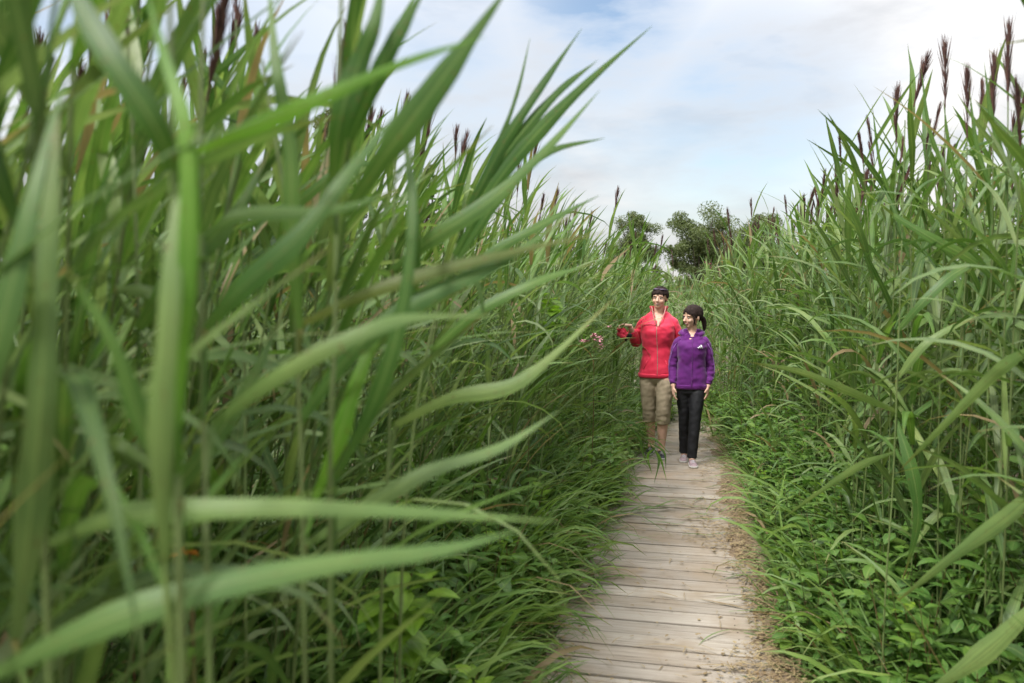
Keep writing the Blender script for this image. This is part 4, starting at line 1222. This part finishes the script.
    finish('hem', b2, M_RED, j, solid=.004); b.free()
    # trousers
    b = bmesh.new()
    etube(b, [(Vector((0, 0, .875)), .160, .112), (Vector((0, 0, .82)), .170, .118), (Vector((0, 0, .74)), .165, .112), (Vector((0, 0, .70)), .12, .085)], 24)
    fold_tube(b, [((-.083, 0, .78), .088, .10), ((-.083, 0, .66), .086, .095), ((-.079, .01, .48), .072, .076), ((-.074, .035, .38), .070, .074), ((-.073, .045, .325), .071, .074)], 20, .009, 2)
    fold_tube(b, [((.083, 0, .78), .088, .10), ((.079, -.045, .66), .086, .095), ((.07, -.095, .48), .072, .076), ((.065, -.09, .38), .070, .074), ((.063, -.083, .325), .071, .074)], 20, .009, 7)
    finish('trousers', b, M_KHAKI, root, voxel=.008, smooth=2)
    shoe(root, (-.062, .075), R(-6), M_SHOE_D, .92); shoe(root, (.055, -.085), R(6), M_SHOE_D, .92)
    # sunglasses pushed up on the hair
    b = bmesh.new()
    for sx in (-1, 1): ell(b, (sx * .030, -.052, .092), (.026, .016, .007), hm)
    rr = etube(b, [((-.075, .02, .085), .003, .003), ((-.062, -.035, .088), .003, .004), ((0, -.062, .096), .003, .004), ((.062, -.035, .088), .003, .004), ((.075, .02, .085), .003, .003)], 6)
    for r in rr:
        for v in r: v.co = hm @ v.co
    finish('sunglasses', b, M_LENS, root)
    # what the raised hand holds
    P = root.matrix_basis @ Vector((-.315, -.215, 1.20))
    bun = empty('bundle', P); tag(bun, 'small crumpled red and black bundle held up beside the red jacket', 'bundle')
    b = bmesh.new(); rg = random.Random(5)
    for k in range(9): ell(b, (rg.uniform(-.03, .04), rg.uniform(-.02, .02), rg.uniform(-.045, .035)), (rg.uniform(.018, .032), rg.uniform(.015, .025), rg.uniform(.018, .03)), None, 12, 8)
    finish('cloth', b, M_RED, bun, voxel=.005, smooth=1)
    b = bmesh.new()
    for k in range(7): ell(b, (rg.uniform(.01, .075), rg.uniform(-.01, .03), rg.uniform(-.07, -.015)), (rg.uniform(.012, .024), .015, rg.uniform(.014, .026)), None, 12, 8)
    etube(b, [((-.03, -.02, .03), .004, .004), ((-.045, -.03, -.04), .004, .004), ((-.01, -.03, -.095), .004, .004), ((.05, -.02, -.085), .004, .004), ((.07, 0, -.02), .004, .004)], 6)
    finish('strap', b, M_BLACK, bun, voxel=.005, smooth=1)

def walker_in_purple():
    root = empty('person', ground(690, 462.5), R(3)); root.location.z = 0.001
    tag(root, 'person in purple zip hoodie and black trousers, dark hair in a ponytail, head turned', 'person')
    hm = head_matrix((.0, -.012, 1.358), -52, 2, 8, 0.93)
    tors = [(.70, .09, .07, 0, 0), (.75, .135, .09, 0, 0), (.83, .128, .088, 0, 0), (.92, .112, .08, 0, 0), (1.02, .125, .09, 0, 0), (1.10, .13, .088, 0, 0), (1.15, .125, .075, 0, .005), (1.19, .09, .058, 0, .01), (1.22, .05, .047, 0, .008)]
    armR = [((-.108, 0, 1.14), .034), ((-.143, .01, 1.04), .031), ((-.165, .018, .91), .029), ((-.166, -.02, .80), .026), ((-.165, -.06, .715), .022)]
    armL = [((.108, 0, 1.14), .034), ((.145, .01, 1.04), .031), ((.168, .024, .91), .029), ((.164, -.01, .80), .026), ((.150, -.04, .715), .022)]
    legR = [((-.062, 0, .76), .07), ((-.060, .02, .60), .064), ((-.056, .03, .42), .047), ((-.052, .08, .25), .043), ((-.048, .13, .09), .029), ((-.048, .10, .04), .03)]
    legL = [((.062, 0, .76), .07), ((.050, -.045, .60), .064), ((.034, -.085, .42), .047), ((.022, -.09, .25), .043), ((.012, -.09, .09), .029), ((.012, -.12, .04), .03)]
    hands = [((-.165, -.06, .715), (.05, -.15, -1), (1, .2, 0), (.1, -1, 0), .88, .6), ((.150, -.04, .715), (-.1, -.15, -1), (-1, .3, 0), (-.1, -1, 0), .88, .6)]
    body(root, [armR, armL], [legR, legL], hm, ((0, .008, 1.18), (0, .0, 1.29)), tors, .88, hands)
    face_parts(hm, root)
    h = hair_cap(hm, root, lambda q: (q.z > 0.34 - 0.55 * abs(q.x)) if q.y < -0.45 else ((q.z > -0.45 + 0.1 * math.sin(q.y * 12)) if q.y < 0.15 else q.z > -0.8), 8, 300, r=(.079, .099, .088))
    b = bmesh.new()
    rr = etube(b, [((0, .105, -.02), .024, .022), ((.0, .135, -.035), .030, .026), ((.012, .142, -.08), .030, .024), ((.02, .128, -.13), .022, .018), ((.025, .12, -.165), .008, .007)], 14)
    for r in rr:
        for v in r: v.co = hm @ (v.co + Vector((0, 0, 0)) * 1)
    for v in b.verts: v.co += Vector((1, 0.4, 1)) * .006 * noise.noise(v.co * 60)
    finish('ponytail', b, M_HAIR, h, sub=1)
    g = Geo(); rs = np.random.RandomState(4)
    for i in range(26):   # loose strands at the temple and cheek
        sx = 1 if i % 2 else -1
        p0 = hm @ Vector((sx * .072, -.035 + rs.normal(0, .008), .03)); p1 = hm @ Vector((sx * .082, -.045 + rs.normal(0, .01), -.02)); p2 = hm @ Vector((sx * .072, -.04 + rs.normal(0, .014), -.075))
        V, F, UV = tube_np(catmull([list(p0), list(p1), list(p2)], 6), np.linspace(.0026, .001, 7), 4); g.add(V, F, UV)
    link('loose_hair', geo_mesh('loose_hair', g, [M_HAIR]), h)
    vo = lambda x, z: z > 1.175 and abs(x) < (z - 1.165) * .55
    rows = dense([(.700, .143, .100, 0, 0), (.73, .145, .104, 0, 0), (.80, .138, .102, 0, 0), (.88, .126, .096, 0, 0), (.95, .125, .098, 0, 0), (1.02, .131, .106, 0, -.004), (1.08, .136, .106, 0, -.004), (1.13, .130, .090, 0, .002), (1.165, .110, .074, 0, .008), (1.19, .088, .066, 0, .008), (1.205, .070, .062, 0, .006), (1.225, .072, .064, 0, .004), (1.245, .078, .07, 0, .004)], 4)
    b = garment(rows, 52, vo, 0.008, 5.1)
    fold_tube(b, [((-.090, .006, 1.158), .034, .046), ((-.128, .008, 1.105), .043, .048), ((-.154, .016, .99), .042, .043), ((-.168, .018, .89), .040, .040), ((-.167, -.015, .80), .037, .037), ((-.165, -.052, .735), .030, .030)], 20, .010, 13)
    fold_tube(b, [((.090, .006, 1.158), .034, .046), ((.128, .008, 1.105), .043, .048), ((.156, .020, .99), .042, .043), ((.170, .026, .89), .040, .040), ((.165, -.005, .80), .037, .037), ((.151, -.034, .735), .030, .030)], 20, .010, 19)
    j = finish('hoodie', b, M_PURPLE, root, solid=.006, sub=1)
    b = bmesh.new()   # hood lying behind the neck
    pts = []
    for k in range(11):
        a = R(-55) + k / 10 * R(290); pts.append((Vector((math.cos(a) * .092, .022 + math.sin(a) * .078, 1.205 + .02 * math.sin(a))), .026, .024 if math.sin(a) < 0 else .034))
    etube(b, pts, 12, (0, 0, 1)); finish('hood', b, M_PURPLE, j, smooth=1)
    b = bmesh.new(); zz = np.linspace(.72, 1.17, 10)
    fr = lambda z: -float(np.interp(z, [.72, .80, .88, .95, 1.02, 1.08, 1.13, 1.17], [.106, .104, .098, .098, .110, .112, .092, .070])) - .005
    etube(b, [(Vector((0, fr(z), z)), .003, .003) for z in zz], 6); finish('zip', b, M_PURPLE, j)
    # three slanted bars on the chest, rising to a peak
    b = bmesh.new(); cx, cz = .072, 1.085
    for k, hgt in enumerate((.012, .022, .032)):
        x0 = cx - .022 + k * .0165
        yy = -.121
        q = [(x0, cz - .012), (x0 + .012, cz - .012), (x0 + .012 - hgt * .38, cz - .012 + hgt), (x0 - hgt * .38, cz - .012 + hgt)]
        f = [b.verts.new((x, yy + (x - .06) * .35, z)) for x, z in q]; r = [b.verts.new((x, yy + .014 + (x - .06) * .35, z)) for x, z in q]
        b.faces.new(f); b.faces.new(r[::-1])
        for i in range(4): b.faces.new((f[i], f[(i + 1) % 4], r[(i + 1) % 4], r[i]))
    finish('emblem', b, M_WHITE, j)
    for sx in (-1, 1):   # three pale stripes down each sleeve
        for k in (-1, 0, 1):
            b = bmesh.new(); o = k * .013
            etube(b, [(Vector((sx * .140, -.036 + o * .3, 1.115)), .0022, .0022), (Vector((sx * .172, -.022 + o, 1.06)), .0022, .0022), (Vector((sx * .196, -.008 + o, .97)), .0022, .0022), (Vector((sx * .208, -.002 + o, .89)), .0022, .0022), (Vector((sx * .202, -.028 + o, .80)), .0022, .0022)], 6)
            finish('sleeve_stripe', b, M_LILAC, j)
    b2 = garment([(.692, .142, .095, 0, 0), (.700, .152, .104, 0, 0), (.725, .153, .107, 0, 0), (.735, .150, .105, 0, 0)], 44, None, .002); finish('hem', b2, M_PURPLE, j, solid=.004)
    b = bmesh.new()
    etube(b, [(Vector((0, 0, .78)), .138, .095), (Vector((0, 0, .73)), .142, .098), (Vector((0, 0, .66)), .132, .092), (Vector((0, 0, .63)), .10, .07)], 24)
    fold_tube(b, [((-.062, 0, .70), .072, .085), ((-.060, .02, .60), .070, .078), ((-.056, .035, .42), .055, .060), ((-.052, .08, .25), .050, .052), ((-.048, .125, .10), .046, .048), ((-.048, .13, .065), .047, .05)], 20, .005, 23)
    fold_tube(b, [((.060, 0, .70), .072, .085), ((.050, -.045, .60), .070, .078), ((.034, -.085, .42), .055, .060), ((.022, -.092, .25), .050, .052), ((.012, -.092, .10), .046, .048), ((.012, -.09, .065), .047, .05)], 20, .005, 29)
    finish('trousers', b, M_BLACK, root, voxel=.007, smooth=2)
    shoe(root, (-.048, .12), R(-6), M_SHOE_P, .86); shoe(root, (.012, -.10), R(4), M_SHOE_P, .86)

walker_in_red()
walker_in_purple()


# ------------------------------------------------------------------ trees and far woods
def make_tree(label, px, py_top, wpx, d, seed, hfrac=1.0, n=36000, trunk_show=True):
    rs = np.random.RandomState(seed)
    top = at(px, py_top, d); hgt = top.z + 0.17; rx = wpx / 2 / FPX * d
    e = empty('tree', (top.x, top.y, -0.17)); tag(e, label, 'tree')
    # trunk and limbs
    g = Geo(); tips = []
    base = np.array([0, 0, 0.0]); fork = np.array([rs.normal(0, .2), rs.normal(0, .2), hgt * 0.35])
    V, F, UV = tube_np(catmull([base, (base + fork) / 2 + rs.normal(0, .08, 3), fork], 6), np.linspace(0.035, 0.022, 7) * hgt * 0.6, 8); g.add(V, F, UV)
    for k in range(9):
        a = k / 9 * 2 * PI + rs.normal(0, .3); rr = rx * rs.uniform(0.35, 0.85)
        tip = np.array([math.cos(a) * rr, math.sin(a) * rr, hgt * rs.uniform(0.52, 0.92)])
        V, F, UV = tube_np(catmull([fork, (fork + tip) / 2 + [0, 0, -0.1 * hgt * rs.rand()], tip], 6), np.linspace(0.018, 0.004, 7) * hgt * 0.6, 6); g.add(V, F, UV); tips.append(tip)
    link('trunk', geo_mesh('trunk', g, [M_BARK]), e)
    # crown: clumps of small leaf faces with gaps between them
    cl = []
    for k in range(84):
        u = rs.normal(0, 1, 3); u /= np.linalg.norm(u); rad = rs.uniform(0.25, 0.98)
        z = hgt * 0.60 + u[2] * rad * hgt * 0.38
        cl.append((np.array([u[0] * rad * rx * 0.9, u[1] * rad * rx * 0.9, z]), rs.uniform(0.16, 0.34) * rx))
    per = n // len(cl); g = Geo()
    Vs, Fs, UVs = [], [], []
    for c, r in cl:
        q = rs.normal(0, 1, (per, 3)); q /= np.linalg.norm(q, axis=1)[:, None]; q *= r * rs.rand(per, 1) ** 0.45; q[:, 2] *= 0.7
        p = c + q; p[:, 2] = np.minimum(p[:, 2], hgt)
        s = rs.uniform(0.035, 0.085, (per, 1)) * 0.85 * (rx / 3 + 0.4)
        a = rs.normal(0, 1, (per, 3)); a /= np.linalg.norm(a, axis=1)[:, None]
        b = np.cross(a, rs.normal(0, 1, (per, 3))); b /= np.linalg.norm(b, axis=1)[:, None]
        V = np.stack([p - a * s, p - b * s * .5, p + a * s, p + b * s * .5], 1).reshape(-1, 3)
        F = np.arange(per * 4).reshape(-1, 4)
        g.add(V, F, np.tile([[0, 0], [1, 0], [1, .5], [0, .5]], (per, 1)))
    link('crown', geo_mesh('crown', g, [M_TREE], smooth=False), e)
make_tree('rounded green tree beyond the reeds, leftmost of the trees in the path gap', 634, 209, 62, 55, 1)
make_tree('largest rounded tree with sky gaps standing in the middle of the path gap', 702, 202, 78, 52, 2)
make_tree('tree half hidden behind the right-hand reeds at the path gap', 764, 209, 66, 54, 3)
make_tree('low dark tree under the largest one, right of the gap centre', 738, 232, 60, 58, 6)
make_tree('dark tree top showing over the left-hand reeds at upper left', 340, 66, 60, 17, 4)
make_tree('small dark tree top peeping above the left-hand reeds near centre', 425, 150, 40, 24, 5)

def woods():
    g = Geo(); rs = np.random.RandomState(61)
    for k in range(260):
        a = rs.rand() * 2 * PI; d = rs.uniform(150, 190); c = np.array([math.sin(a) * d, math.cos(a) * d, 0]); hg = rs.uniform(2, 6.0)
        n = 90; q = rs.normal(0, 1, (n, 3)) * [5, 5, hg * .3]; p = c + q; p[:, 2] = np.abs(p[:, 2] + hg * .4)
        s = rs.uniform(.4, 1.0, (n, 1)); A = rs.normal(0, 1, (n, 3)); A /= np.linalg.norm(A, axis=1)[:, None]; B = np.cross(A, rs.normal(0, 1, (n, 3))); B /= np.linalg.norm(B, axis=1)[:, None]
        g.add(np.stack([p - A * s, p - B * s, p + A * s, p + B * s], 1).reshape(-1, 3), np.arange(n * 4).reshape(-1, 4), np.zeros((n * 4, 2)))
    tag(link('woods', geo_mesh('woods', g, [M_TREE], smooth=False)), 'low dark line of far woods on the horizon', 'woods', kind='stuff')
woods()

scene.cycles.use_denoising = True
scene.cycles.max_bounces = 6
scene.cycles.diffuse_bounces = 3
scene.cycles.transmission_bounces = 4
scene.cycles.caustics_reflective = False
scene.cycles.caustics_refractive = False
scene.cycles.use_adaptive_sampling = True
scene.cycles.adaptive_threshold = 0.02
